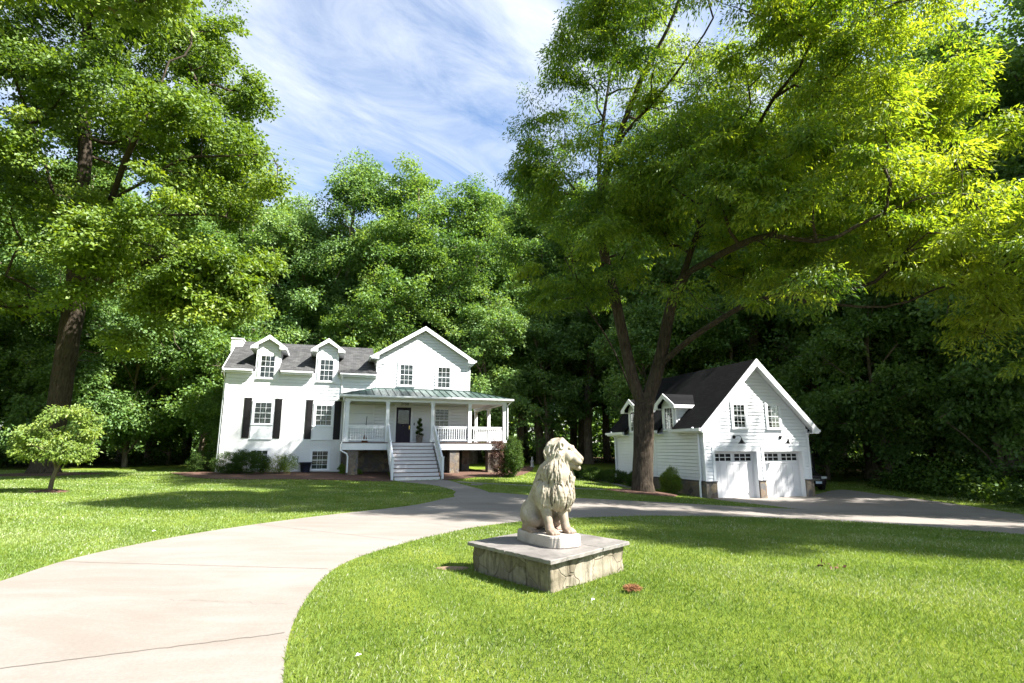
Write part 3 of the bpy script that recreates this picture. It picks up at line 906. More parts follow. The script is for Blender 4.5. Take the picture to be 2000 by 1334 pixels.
r.build('gable_roof', M['shingle'], house)
k = MB()
k.prism([(5.665-e-.01, ze+.01), (5.665, za+.01), (5.665+e+.01, ze+.01), (5.665+e+.01, ze-.2), (5.665+e-.45, ze-.2), (5.665+e-.45, ze+.45*gs-.25), (5.665, za-.27), (5.665-e+.45, ze+.45*gs-.25), (5.665-e+.45, ze-.2), (5.665-e-.01, ze-.2)], -.345, -.303, 'y')
for s in (-1, 1):
    x0, x1 = sorted((5.665+s*(e+.003), 5.665+s*(e+.04))); k.box(x0, x1, -.34, 8.9, ze-.19, ze-.0)
    x0, x1 = sorted((5.665+s*3.07, 5.665+s*e)); k.box(x0, x1, -.30, 8.5, ze-.17, ze-.135)
    x0, x1 = sorted((5.665+s*(e+.04), 5.665+s*(e+.15))); k.box(x0, x1, -.36, 8.9, ze-.12, ze-.01)
k.box(2.585, 2.70, -.022, .03, 5.2, 7.25); k.box(8.62, 8.745, -.022, .03, 5.1, 7.25)
k.build('rake_board', M['white'], house)
for x0, z0, z1 in ((4.10, 5.47, 6.84), (6.60, 5.39, 6.78)):
    window(house, (x0, .004, z0), 0, .86, z1-z0, casing=.15, proud=.012)
window(house, (6.50, .004, 2.5), 0, .92, 1.47, casing=.11, proud=.012, blind=False)
# front door
fr = MB(); fr.box(3.83, 3.98, -.05, .03, 1.78, 4.12); fr.box(4.92, 5.07, -.05, .03, 1.78, 4.12); fr.box(3.98, 4.92, -.05, .03, 4.02, 4.12)
fr.build('door_frame', M['white'], house)
d = MB(); d.box(3.98, 4.92, .0, .028, 1.80, 4.02)
for a, b in ((4.02, 4.1), (4.80, 4.88)): d.box(a, b, -.014, 0, 1.8, 4.0)
d.box(4.1, 4.8, -.014, 0, 3.86, 4.0); d.box(4.1, 4.8, -.014, 0, 2.72, 2.98); d.box(4.1, 4.8, -.014, 0, 1.8, 2.02); d.box(4.41, 4.49, -.014, 0, 2.02, 2.72)
d.box(4.16, 4.36, -.010, 0, 2.08, 2.66); d.box(4.54, 4.74, -.010, 0, 2.08, 2.66)
door = d.build('front_door', M['door'], house)
MB().box(4.1, 4.8, -.008, -.004, 2.98, 3.86).build('door_glass', M['glass'], door)
MB().lathe([(.0, 0), (.05, .0), (.055, .012), (.03, .03), (0, .03)], 12).build('door_knocker', M['brass'], door).location = (4.45, -.03, 2.84)
q = MB(); q.box(4.82, 4.86, -.035, -.014, 2.62, 2.86); q.tube([(4.84, -.035, 2.74), (4.84, -.07, 2.74), (4.78, -.075, 2.74)], .012, 8)
q.build('handle', M['brass'], door)
MB().box(5.12, 5.17, -.05, .0, 2.88, 3.05).build('doorbell', M['lampblack'], house)
cu = bpy.data.curves.new('house_number', 'FONT'); cu.body = '3150'; cu.size = .235; cu.extrude = .008; cu.align_x = 'CENTER'; cu.space_character = 1.12
num = bpy.data.objects.new('house_number', cu); COL.objects.link(num); num.parent = house
num.location = (4.50, -.06, 4.155); num.rotation_euler = (math.radians(90), 0, 0); 
bpy.context.view_layer.update()
nme = bpy.data.meshes.new_from_object(num.evaluated_get(bpy.context.evaluated_depsgraph_get()))
nm2 = link_mesh('house_number', nme, M['lampblack'], house); nm2.location = num.location; nm2.rotation_euler = num.rotation_euler
bpy.data.objects.remove(num); nm2.name = 'house_number'
MB().box(3.83, 5.07, -.047, .03, 4.122, 4.40).build('head_board', M['white'], house)
# foundation and porch
MB().box(.72, 8.7, .0, .028, -.7, 1.35).build('stone_foundation', M['fieldstone'], house)
pr = MB()
pr.box(.62, 10.78, -2.38, .0, 1.72, 1.775); pr.box(8.76, 10.78, 0, 5.3, 1.72, 1.775)
pr.build('porch_deck', M['tread'], house)
fa = MB(); fa.box(.66, 10.74, -2.355, -2.31, 1.33, 1.715); fa.box(10.70, 10.745, -2.31, 5.25, 1.33, 1.715); fa.box(.66, .70, -2.31, 0, 1.33, 1.715)
fa.build('porch_fascia', M['white'], house)
jo = MB()
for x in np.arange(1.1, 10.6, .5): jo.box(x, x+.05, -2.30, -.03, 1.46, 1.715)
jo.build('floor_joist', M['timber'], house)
for cx, cy in ((.87, -2.18), (3.20, -2.18), (5.93, -2.18), (8.30, -2.18), (10.60, -2.18), (10.60, 1.4), (10.60, 4.85)):
    c = MB(); c.box(cx-.10, cx+.10, cy-.10, cy+.10, 1.777, 4.18)
    c.box(cx-.125, cx+.125, cy-.125, cy+.125, 1.777, 1.93); c.box(cx-.125, cx+.125, cy-.125, cy+.125, 4.06, 4.18)
    c.build('porch_column', M['white'], house)
for x0, x1, y0 in ((.95, 1.62, -2.25), (7.05, 7.65, -2.25), (9.5, 10.2, -2.25), (8.2, 8.7, -.7)):
    MB().box(x0, x1, y0, y0+.6, -.8, 1.33).build('stone_pier', M['fieldstone'], house, bevel=.02)
be = MB(); be.box(.74, 10.72, -2.31, -2.05, 4.18, 4.42); be.box(10.48, 10.72, -2.05, 5.1, 4.18, 4.42); be.box(.74, .95, -2.05, 0, 4.18, 4.42)
be.build('porch_beam', M['white'], house)
ce = MB(); ce.box(.95, 10.48, -2.05, -.01, 4.40, 4.43); ce.box(8.76, 10.48, -.01, 5.1, 4.40, 4.43)
ce.build('porch_ceiling', M['ceil'], house)
# porch roof: hipped sheets with standing seams
E0, E1, EY, EZ, TZ_ = .42, 11.05, -2.62, 4.52, 5.22
T0, T1, BK = 2.60, 8.74, 5.5
pr = MB()
P_ = {'a': (E0, EY, EZ), 'b': (E1, EY, EZ), 'c': (T1, -.004, TZ_), 'd': (T0, -.004, TZ_), 'e': (E0, -.004, EZ), 'f': (E1, BK, EZ), 'g': (T1, BK, TZ_)}
def lift(p, h): return (p[0], p[1], p[2]+h)
for q in ('abcd', 'bfgc', 'aed'):
    q = q[::1]
    top = [lift(P_[k], 0) for k in q]; bot = [lift(P_[k], -.06) for k in q]; n = len(q)
    pr.add(top + bot, [tuple(range(n)), tuple(range(2*n-1, n-1, -1))] + [(i, n+i, n+(i+1) % n, (i+1) % n) for i in range(n)])
proof = pr.build('porch_roof', M['greenmetal'], house)
se = MB()
frac = TZ_ - EZ
for x in np.arange(.62, E1-.1, .43):
    if x < T0: y1 = EY + (0-EY)*(x-E0)/(T0-E0)
    elif x > T1: y1 = EY + (0-EY)*(E1-x)/(E1-T1)
    else: y1 = -.01
    k = (y1-EY)/(-EY)
    se.beam((x, EY, EZ+.018), (x, y1, EZ+frac*k+.018), .035, .05)
for a, b in ((P_['a'], P_['d']), (P_['b'], P_['c'])): se.beam(lift(a, .015), lift(b, .015), .06, .05)
for y in np.arange(-2.2, BK, .45):
    k = min(1, (y-EY)/(-EY)); se.beam((E1, y, EZ+.018), (E1-(E1-T1)*k, y, EZ+frac*k+.018), .03, .04)
se.box(T0, T1, -.03, .0, TZ_, TZ_+.04)
se.build('standing_seam', M['seam'], proof)
gu = MB()
gp = lambda o: [(o-.11, 4.52), (o-.11, 4.43), (o-.07, 4.385), (o, 4.385), (o, 4.455), (o-.09, 4.46), (o-.09, 4.52)]
gu.prism([(y, z) for y, z in gp(EY+.05)], E0-.02, E1+.05, 'x')
gu.box(E0, E1-.02, EY+.055, -2.315, 4.36, 4.395)
gu.box(10.74, E1, -2.3, BK, 4.36, 4.395); gu.box(E1-.02, E1+.09, EY+.05, BK, 4.40, 4.5); gu.box(E0-.03, E0+.01, EY+.05, 0, 4.38, 4.5)
gu.build('porch_gutter', M['white'], house)
def downspout(pts, parent=None, r=.045):
    MB().tube(pts, r, 8).build('downspout', M['white'], parent or house)
downspout([(.62, -2.6, 4.40), (.62, -2.5, 4.25), (.70, -2.33, 4.08), (.70, -2.33, 1.9), (.60, -2.42, 1.6), (.60, -2.42, 1.3), (.95, -2.46, 1.12), (1.02, -2.46, .95), (1.02, -2.46, .05)])
downspout([(10.98, -2.6, 4.40), (10.9, -2.5, 4.28), (10.78, -2.32, 4.12), (10.78, -2.3, 1.9)])
downspout([(9.1, -.2, 7.15), (9.0, -.12, 7.02), (8.82, .03, 6.86), (8.80, .03, 5.2)])
downspout([(.5, -.42, 5.96), (.5, -.32, 5.8), (.52, -.05, 5.6), (.52, -.05, 4.55)])
downspout([(-6.15, -.42, 5.95), (-6.15, -.3, 5.78), (-6.13, .1, 5.5), (-6.13, .1, .1)])
# railings
def railing(p0, p1, z0=0.0):
    (x0, y0), (x1, y1) = p0, p1
    r = MB()
    r.beam((x0, y0, 2.72), (x1, y1, 2.72), .09, .06); r.beam((x0, y0, 2.64), (x1, y1, 2.64), .04, .06)
    r.beam((x0, y0, 1.91), (x1, y1, 1.91), .05, .07)
    L = math.hypot(x1-x0, y1-y0); n = int(L/.135)
    for i in range(1, n):
        t = i/n; x, y = x0+(x1-x0)*t, y0+(y1-y0)*t
        r.box(x-.019, x+.019, y-.019, y+.019, 1.945, 2.61)
    r.build('porch_railing', M['white'], house)
railing((1.0, -2.18), (3.07, -2.18)); railing((6.06, -2.18), (8.17, -2.18)); railing((8.43, -2.18), (10.47, -2.18))
railing((10.60, -2.05), (10.60, 1.28)); railing((10.60, 1.53), (10.60, 4.72))
# stairs
nst, rz_, tr_ = 10, .2075, .285
zt0 = 1.775
st = MB(); td = MB()
for i in range(nst):
    z1 = zt0 - i*rz_; y0 = -2.385 - i*tr_
    st.box(3.42, 5.93, y0-.02 if i else y0-.012, y0+.0 if i else y0, z1-rz_, z1-.035)
    if i: td.box(3.36, 5.99, y0-.035, y0+tr_+.0, z1-.034, z1)
st.build('stair_riser', M['riser'], house); td.build('stair_tread', M['tread'], house)
yb = -2.385 - (nst-1)*tr_; zb = zt0 - nst*rz_
for x0, x1 in ((3.24, 3.34), (6.01, 6.11)):
    s = MB(); s.prism([(-2.39, 1.72), (-2.39, 1.30), (yb-.08, zb+.0), (yb-.08, zb+.26)], x0, x1, 'x')
    s.build('stair_stringer', M['white'], house)
    r = MB(); xm = (x0+x1)/2
    ym, zm = -3.62, 0
    hz = lambda y: zt0 + (y+2.385)*rz_/tr_                       # nosing line
    for yp, top in ((ym, hz(ym)+.98), (yb-.02, hz(yb)+1.02)):
        zf = zb if yp < -4 else hz(yp)-.35
        r.box(xm-.065, xm+.065, yp-.065, yp+.065, zf, top); r.box(xm-.09, xm+.09, yp-.09, yp+.09, top, top+.04)
    for (ya, yc) in ((-2.28, ym), (ym, yb-.02)):
        r.beam((xm, ya, hz(ya)+.93), (xm, yc, hz(yc)+.93), .09, .06, up=(0, 0, 1))
        r.beam((xm, ya, hz(ya)+.13), (xm, yc, hz(yc)+.13), .05, .06)
        n = int(abs(yc-ya)/.12)
        for i in range(1, n):
            y = ya+(yc-ya)*i/n; r.box(xm-.019, xm+.019, y-.019, y+.019, hz(y)+.1, hz(y)+.92)
    r.build('stair_railing', M['white'], house)
# hose bib pipe on the brick
MB().tube([(-1.75, -.03, .95), (-1.75, -.05, .62), (-1.68, -.06, .50), (-1.5, -.1, .47), (-1.38, -.2, .52)], .022, 6).build('wall_pipe', M['navy'], house)

def hpt(s, y, z=None):
    p = wh(s, y)
    return (p[0], p[1], tz(*p) if z is None else ZH + z)
b = thing('bucket', 'dark blue tapered bucket standing against the white brick wall', 'bucket', hpt(-1.28, -.42), AH)
MB().lathe([(.0, .03), (.23, .03), (.24, .06), (.33, .56), (.36, .56), (.36, .60), (.31, .60), (.30, .5), (0, .45)], 22).build('tub', M['navy'], b, True)
MB().lathe([(.365, .56), (.38, .57), (.38, .61), (.34, .615), (.335, .6)], 22).build('rim', M['navy'], b, True)
p = thing('potted_topiary', 'grey square pot with a dark spiral topiary beside the front door', 'potted plant', hpt(5.42, -.55, 1.78), AH)
k = MB(); k.prism([(-.16, .0), (.16, .0), (.20, .42), (-.20, .42)], -.17, .17, 'y'); k.box(-.21, .21, -.2, .2, .40, .46)
k.build('pot', M['pot'], p, bevel=.015)
_t = np.linspace(0, 1, 150); _a = _t * 2 * math.pi * 3.2
_c = np.c_[np.cos(_a)*(.17*(1-_t)+.03), np.sin(_a)*(.17*(1-_t)+.03), .50 + 1.0*_t]
TOPIARY = (_c, p)
br = thing('broom', 'broom with a long black handle leaning on the porch wall behind the railing', 'broom', hpt(2.05, -.5, 1.78), AH)
MB().tube([(0, 0, .3), (.10, .44, 1.62)], .016, 8).build('handle', M['lampblack'], br)
MB().prism([(-.2, 0), (.2, 0), (.06, .42), (-.05, .42)], -.05, .05, 'y').build('bristles', M['straw'], br)
# ---------------------------------------------------------------- garage
ZG = -.753
garage = thing('garage', 'white clapboard garage with two panelled doors, dark steep roof and stone base', 'garage', (QG[0], QG[1], ZG), AG)
W_, D_, HW = 6.25, 8.5, 3.2
doors = ((.56, 2.98), (3.42, 5.80))
core = MB()
core.box(.03, W_-.03, .36, D_-.03, -.5, HW)
core.prism([(.03, HW), (.03, HW+.15), (W_/2, HW+3.19), (W_-.03, HW+.15), (W_-.03, HW)], .03, D_-.03, 'y')
core.box(.03, W_-.03, .03, .36, 2.12, HW)
for a, b in ((.03, doors[0][0]-.005), (doors[0][1]+.005, doors[1][0]-.005), (doors[1][1]+.005, W_-.03)): core.box(a, b, .03, .355, -.4, 2.115)
core.build('wall', M['white'], garage)
sd = MB(); gs2 = .985
lo = lambda z: .08 + max(0, z-HW-.16)/gs2
hi = lambda z: W_-.08 - max(0, z-HW-.16)/gs2
siding(sd, (0, .03, 0), (1, 0, 0), (0, -1, 0), .70, 6.34, lo, hi, step=.165, holes=((doors[0][0]-.02, doors[0][1]+.02, -1, 2.12), (doors[1][0]-.02, doors[1][1]+.02, -1, 2.12)))
siding(sd, (.03, 0, 0), (0, 1, 0), (-1, 0, 0), .72, 3.12, lambda z: .1, lambda z: D_-.1, step=.165)
siding(sd, (W_-.03, 0, 0), (0, 1, 0), (1, 0, 0), .72, 3.12, lambda z: .1, lambda z: D_-.1, step=.165)
sd.build('siding', M['siding'], garage)
for a, b in doors:
    tr = MB(); tr.box(a-.14, a, -.034, .03, .735, 2.26); tr.box(b, b+.14, -.034, .03, .735, 2.26); tr.box(a, b, -.034, .03, 2.09, 2.26); tr.box(a-.16, b+.16, -.045, .03, 2.262, 2.30)
    tr.box(a-.004, a+.02, .0, .35, -.3, 2.09); tr.box(b-.02, b+.004, -.015, .35, -.3, 2.09)
    tr.build('door_frame', M['white'], garage)
for bx_ in ((-.022, .09, -.022, .09, .70, HW), (W_-.09, W_+.022, -.022, .09, .70, HW), (-.022, .1, D_-.1, D_, .72, HW), (-.024, .03, 4.05, 4.2, .72, HW)):
    MB().box(*bx_).build('corner_board', M['white'], garage)
sb = MB()
sb.box(-.06, .03, .05, D_, -.7, .70); sb.box(-.06, doors[0][0]-.01, -.07, .05, -.5, .68); sb.box(doors[0][1]+.02, doors[1][0]-.02, -.07, .03, -.5, .68); sb.box(doors[1][1]+.01, W_+.06, -.07, .05, -.5, .68); sb.box(W_-.03, W_+.06, .05, D_, -.6, .70)
sb.build('stone_base', M['fieldstone'], garage, bevel=.012)
M['slatecap'] = plain('slate_cap', (.06, .055, .06), .7, .2, 6)
for bx_ in ((-.09, -.0, .06, D_, .702, .745), (-.09, doors[0][0]-.0, -.10, .058, .685, .73), (doors[0][1]+.0, doors[1][0]-.0, -.10, .028, .685, .73), (doors[1][1], W_+.09, -.10, .058, .685, .73)):
    MB().box(*bx_).build('stone_cap', M['slatecap'], garage)
r = MB(); t = .14; e = W_/2+.36; za = HW+.02+ (W_/2)*gs2 + .30; ze = za - e*gs2; cx = W_/2
zs = lambda x: ze + (x-(cx-e))*gs2
DM = ((2.05, 3.30), (5.55, 6.80))
xw = .03
r.prism([(xw, zs(xw)), (cx, za), (cx+e, ze), (cx+e, ze-t), (cx, za-t*1.4), (xw, zs(xw)-t*1.4)], -.36, D_+.36, 'y')
for y0, y1 in ((-.36, DM[0][0]), (DM[0][1], DM[1][0]), (DM[1][1], D_+.36)):
    r.prism([(cx-e, ze-t), (cx-e, ze), (xw-.002, zs(xw)), (xw-.002, zs(xw)-t*1.4)], y0, y1, 'y')
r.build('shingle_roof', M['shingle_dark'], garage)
k = MB()
k.prism([(cx-e-.01, ze+.012), (cx, za+.012), (cx+e+.01, ze+.012), (cx+e+.01, ze-.20), (cx+e-.40, ze-.20), (cx+e-.40, ze+.40*gs2-.3), (cx, za-.36), (cx-e+.40, ze+.4*gs2-.3), (cx-e+.40, ze-.20), (cx-e-.01, ze-.20)], -.41, -.362, 'y')
sof = .20
for s in (-1, 1):
    k.prism([(cx+s*e, ze-.15), (cx, za-.21), (cx, za-.245), (cx+s*e, ze-.185)], -.36, .02, 'y')
    for y0, y1 in (((-.36, DM[0][0]), (DM[0][1], DM[1][0]), (DM[1][1], D_+.36)) if s < 0 else ((-.36, D_+.36),)):
        x0, x1 = sorted((cx+s*(e+.003), cx+s*(e+.03))); k.box(x0, x1, y0, y1, ze-.2, ze-.0)
        x0, x1 = sorted((cx+s*(e+.03), cx+s*(e+.14))); k.box(x0, x1, y0-.02, y1+.02, ze-.13, ze-.0)
        x0, x1 = sorted((cx+s*e, cx+s*(W_/2-.03))); k.box(x0, x1, y0, y1, ze-.2, ze-.16)
k.build('rake_board', M['white'], garage)
for (y0, y1) in DM:
    cy = (y0+y1)/2
    d = MB(); zt = 4.42
    d.box(.0, 2.0, y0, y1, 3.05, zt); d.prism([(y0, zt), (y0, zt+.11), (cy, zt+.52), (y1, zt+.11), (y1, zt)], .0, 2.0, 'x')
    for ya in (y0-.012, y1-.13): d.box(-.014, .1, ya, ya+.142, 3.02, zt)
    siding(d, (.0, y0, 0), (1, 0, 0), (0, -1, 0), 3.3, zt, lambda z: .1, lambda z: max(.15, z-3.2), step=.165)
    siding(d, (.0, 0, 0), (0, 1, 0), (-1, 0, 0), 4.3, zt+.46, lambda z: y0+.1+max(0, z-zt-.15)/.68, lambda z: y1-.1-max(0, z-zt-.15)/.68, step=.165)
    o = d.build('dormer', M['siding'], garage)
    rr = MB(); e2 = .93; sp = .66; zz = zt+.0
    rr.prism([(cy-e2, zz), (cy, zz+e2*sp), (cy+e2, zz), (cy+e2, zz-.09), (cy, zz+e2*sp-.1), (cy-e2, zz-.09)], -.3, 2.2, 'x')
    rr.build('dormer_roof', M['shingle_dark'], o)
    kk = MB()
    kk.prism([(cy-e2-.01, zz+.01), (cy, zz+.01+e2*sp), (cy+e2+.01, zz+.01), (cy+e2+.01, zz-.17), (cy+.55, zz-.17), (cy+.55, zz+.3*sp-.16), (cy, zz+e2*sp-.24), (cy-.55, zz+.3*sp-.16), (cy-.55, zz-.17), (cy-e2-.01, zz-.17)], -.35, -.303, 'x')
    for s in (-1, 1):
        a, b = sorted((cy+s*(e2+.002), cy+s*(e2+.03))); kk.box(-.34, 1.3, a, b, zz-.17, zz)
        a, b = sorted((cy+s*.64, cy+s*e2)); kk.box(-.30, 1.2, a, b, zz-.165, zz-.12)
    kk.build('rake_board', M['white'], o)
    window(garage, (-.016, cy+.36, 3.20), -math.pi/2, .72, 1.13, casing=.10, blind=False)
for x0 in (1.78, 3.84): window(garage, (x0, .004, 3.22), 0, .70, 1.13, casing=.13, proud=.012, blind=False)
for a, b in doors:
    d = MB(); y = .27; z1 = 2.10
    d.box(a, b, y, y+.05, -.2, z1)
    n = 6; wd = (b-a-.16)/n
    for i in range(n): d.box(a+.08+i*wd+.011, a+.08+(i+1)*wd-.011, y-.018, y, -.15, 1.48)
    d.box(a+.02, b-.02, y-.030, y-.018, 1.50, 1.60); d.box(a+.02, b-.02, y-.030, y-.0, 2.02, 2.09)
    d.box(a+.01, a+.08, y-.030, y, -.15, 2.05); d.box(b-.08, b-.01, y-.030, y, -.15, 2.05)
    for zz in (.5, 1.02): d.box(a+.08, b-.08, y-.005, y-.001, zz, zz+.012)
    o = d.build('garage_door', M['panewhite'], garage)
    m = (a+b)/2
    for x0, x1 in ((a+.12, m-.09), (m+.09, b-.12)):
        MB().box(x0, x1, y-.012, y-.006, 1.63, 1.99).build('door_window', M['room'], o)
        f = MB()
        for i in range(4):
            x = x0+(x1-x0)*i/3; f.box(x-.018, x+.018, y-.030, y-.0122, 1.63, 1.99)
        for zz in (1.63, 1.81, 1.99): f.box(x0-.02, x1+.02, y-.033, y-.0305, zz-.016, zz+.016)
        f.build('muntin', M['panewhite'], o)
for x0 in (1.72, 4.50):
    pl = MB(); pl.box(x0-.12, x0+.06, -.012, .03, 2.64, 2.90)
    lamp = pl.build('wall_lamp', M['white'], garage)
    q = MB().tube([(0, 0, 0), (0, -.03, 0)], .085, 16); q.tube([(0, -.03, 0), (.02, -.15, .05), (.06, -.28, .06), (.09, -.38, .02), (.10, -.41, -.08)], .013, 8)
    a_ = q.build('lamp_arm', M['lampblack'], lamp); a_.location = (x0, -.013, 2.77)
    s = MB().lathe([(.0, .0), (.03, .0), (.035, -.06), (.07, -.10), (.10, -.16), (.17, -.24), (.175, -.25), (.165, -.245), (.09, -.16), (.0, -.09)], 20)
    s_ = s.build('lamp_shade', M['lampblack'], lamp, True); s_.location = (x0+.10, -.424, 2.70)
downspout([(-.40, .25, 3.22), (-.34, .25, 3.05), (-.12, .25, 2.85), (-.10, .25, 2.5), (-.10, .25, .85), (-.16, .25, .68), (-.16, .25, .0), (-.30, .2, -.1)], garage, .05)
downspout([(-.40, 8.3, 3.22), (-.34, 8.3, 3.05), (-.12, 8.35, 2.85), (-.10, 8.35, .85), (-.16, 8.35, .68), (-.16, 8.35, .3)], garage, .05)
downspout([(6.62, .12, 3.22), (6.55, .12, 3.05), (6.36, .10, 2.85), (6.34, .10, .9)], garage, .05)

# shed behind the garage
sx, sy = 18.4, 36.0
shed = thing('garden_shed', 'grey stucco shed with dark timber framing half hidden behind the garage', 'shed', (sx, sy, tz(sx, sy)), math.radians(4))
q = MB(); q.box(-1.2, 1.2, 0, 3, -.3, 2.05); q.prism([(-1.2, 2.05), (1.2, 2.05), (0, 4.0)], 0, 3, 'y'); q.build('wall', M['shedwall'], shed)
q = MB(); q.prism([(-1.45, 1.75), (0, 4.2), (1.45, 1.75), (1.45, 1.6), (0, 4.03), (-1.45, 1.6)], -.25, 3.2, 'y'); q.build('roof', M['timber'], shed)
q = MB(); q.box(-1.22, 1.22, -.04, -.002, 1.98, 2.12); q.box(-1.22, -1.08, -.04, -.002, -.2, 1.98); q.box(.5, .62, -.04, -.002, -.2, 1.98); q.box(1.08, 1.22, -.04, -.002, -.2, 1.98); q.build('timber_frame', M['timber'], shed)
MB().box(-.5, .45, -.03, -.002, -.2, 1.9).build('door', M['timber'], shed)
# dark car nosed out behind the garage
cxp, cyp = 16.45, 30.6
car = thing('parked_car', 'dark car with pale number plate parked beside the garage stone corner', 'car', (cxp, cyp, tz(cxp, cyp)+.01), math.radians(-6))
def loft(secs, k=20):
    """rounded-rectangle sections (y, half width, z bottom, z top, power)"""
    vs, fs = [], []
    for (y, hw, z0, z1, pw) in secs:
        for j in range(k):
            t = 2*math.pi*j/k; c, s = math.cos(t), math.sin(t)
            vs.append((hw*math.copysign(abs(c)**(2/pw), c), y, (z0+z1)/2+(z1-z0)/2*math.copysign(abs(s)**(2/pw), s)))
    for i in range(len(secs)-1):
        for j in range(k): fs.append((i*k+j, i*k+(j+1) % k, (i+1)*k+(j+1) % k, (i+1)*k+j))
    fs.append(tuple(range(k-1, -1, -1))); fs.append(tuple(range((len(secs)-1)*k, len(secs)*k)))
    return MB().add(vs, fs)
loft([(-.02, .55, .34, .72, 4), (.06, .74, .26, .82, 4), (.25, .82, .22, .90, 4.5), (1.1, .86, .22, .99, 5), (1.4, .87, .22, 1.02, 5), (3.6, .87, .22, 1.05, 5), (4.1, .84, .26, 1.0, 4.5), (4.3, .7, .35, .9, 4)]).build('body', M['carpaint'], car, True)
loft([(1.15, .74, .9, 1.02, 4), (1.85, .66, .9, 1.46, 4), (2.6, .66, .9, 1.50, 4), (3.4, .64, .9, 1.42, 4), (4.0, .70, .9, 1.02, 4)]).build('cabin', M['room'], car, True)
for sx_ in (-1, 1):
    MB().box(sx_*.60-.14, sx_*.60+.14, -.035, .10, .66, .78).build('headlight', M['lens'], car, bevel=.02)
    for yy in (.85, 3.45):
        wm = MB().tube([(sx_*.68, yy, .31), (sx_*.88, yy, .31)], .31, 22).build('wheel', M['rubber'], car)
        MB().tube([(sx_*.80, yy, .31), (sx_*.89, yy, .31)], .19, 16).build('rim', M['chrome'], wm)
q = MB()
for z in (.56, .60, .64): q.box(-.38, .38, -.05, .0, z, z+.018)
q.build('grille', M['chrome'], car)
MB().box(.12, .44, -.075, -.06, .40, .53).build('number_plate', M['plate'], car)

# ---------------------------------------------------------------- stone lion: one continuous carved surface
class Field:
    """signed distance on a grid, smooth unions, turned into a mesh by surface nets"""
    def __init__(self, lo, hi, h):
        self.lo = np.array(lo, float); self.h = h
        self.n = np.ceil((np.array(hi) - self.lo) / h).astype(int) + 1
        self.d = np.full(self.n, 0.3, np.float32)
    def sub(self, lo, hi, mar):
        a = np.clip(np.floor((np.array(lo) - mar - self.lo) / self.h).astype(int), 0, self.n - 1)
        b = np.clip(np.ceil((np.array(hi) + mar - self.lo) / self.h).astype(int) + 1, 1, self.n)
        sl = tuple(slice(i, j) for i, j in zip(a, b))
        g = np.meshgrid(*[self.lo[i] + self.h * np.arange(a[i], b[i]) for i in range(3)], indexing='ij')
        return sl, np.stack(g, -1)
    def put(self, sl, e, k, cut=False):
        d = self.d[sl]
        if cut:
            e = -e
            hh = np.clip(.5 - .5 * (e - d) / k, 0, 1) if k else (e < d)
            self.d[sl] = d * hh + e * (1 - hh) + k * hh * (1 - hh)
        else:
            hh = np.clip(.5 + .5 * (e - d) / k, 0, 1)
            self.d[sl] = e * (1 - hh) + d * hh - k * hh * (1 - hh)
    def cap(self, a, b, ra, rb, k=.02, cut=False):
        a, b = np.array(a, float), np.array(b, float); r = max(ra, rb)
        sl, p = self.sub(np.minimum(a, b), np.maximum(a, b), r + k + 2 * self.h)
        pa, ba = p - a, b - a
        t = np.clip((pa @ ba) / (ba @ ba), 0, 1)
        self.put(sl, np.linalg.norm(pa - t[..., None] * ba, axis=-1) - (ra + (rb - ra) * t), k, cut)
    def ell(self, c, rad, R=None, k=.02, cut=False):
        c, rad = np.array(c, float), np.array(rad, float); m = rad.max()
        sl, p = self.sub(c - m, c + m, k + 2 * self.h)
        q = p - c
        if R is not None: q = q @ R                     # columns of R are the ellipsoid's axes
        k0 = np.linalg.norm(q / rad, axis=-1); k1 = np.linalg.norm(q / rad**2, axis=-1) + 1e-9
        self.put(sl, k0 * (k0 - 1) / k1, k, cut)
    def mesh(self):
        d = self.d; s = d < 0
        nx, ny, nz = d.shape
        off = [(i, j, k) for i in (0, 1) for j in (0, 1) for k in (0, 1)]
        C = lambda o: (slice(o[0], nx-1+o[0]), slice(o[1], ny-1+o[1]), slice(o[2], nz-1+o[2]))
        cnt = sum(s[C(o)].astype(np.int8) for o in off)
        act = (cnt > 0) & (cnt < 8)
        ids = -np.ones(act.shape, np.int64); ids[act] = np.arange(act.sum())
        ii = np.argwhere(act)
        acc = np.zeros((len(ii), 3)); num = np.zeros(len(ii))
        for a in off:
            for ax in range(3):
                if a[ax]: continue
                b = list(a); b[ax] = 1
                da, db = d[tuple((ii + a).T)], d[tuple((ii + b).T)]
                m = (da < 0) != (db < 0)
                t = np.where(m, da / np.where(m, da - db, 1), 0)
                p = np.array(a) + t[:, None] * np.eye(3)[ax]
                acc[m] += p[m]; num[m] += 1
        v = self.lo + self.h * (ii + acc / num[:, None])
        F = []
        for ax in range(3):
            u, w = (ax + 1) % 3, (ax + 2) % 3
            sl0 = [slice(1, -1)] * 3; sl0[ax] = slice(0, -1)
            sl1 = [slice(1, -1)] * 3; sl1[ax] = slice(1, None)
            A, B = s[tuple(sl0)], s[tuple(sl1)]
            e = np.argwhere(A != B)
            base = e + 1; base[:, ax] -= 1
            eu, ew = np.eye(3, dtype=int)[u], np.eye(3, dtype=int)[w]
            q = np.stack([ids[tuple((base - x).T)] for x in (eu + ew, ew, 0 * eu, eu)], -1)
            fl = A[tuple(e.T)]
            q[~fl] = q[~fl][:, ::-1]
            F.append(q)
        return v, np.vstack(F)

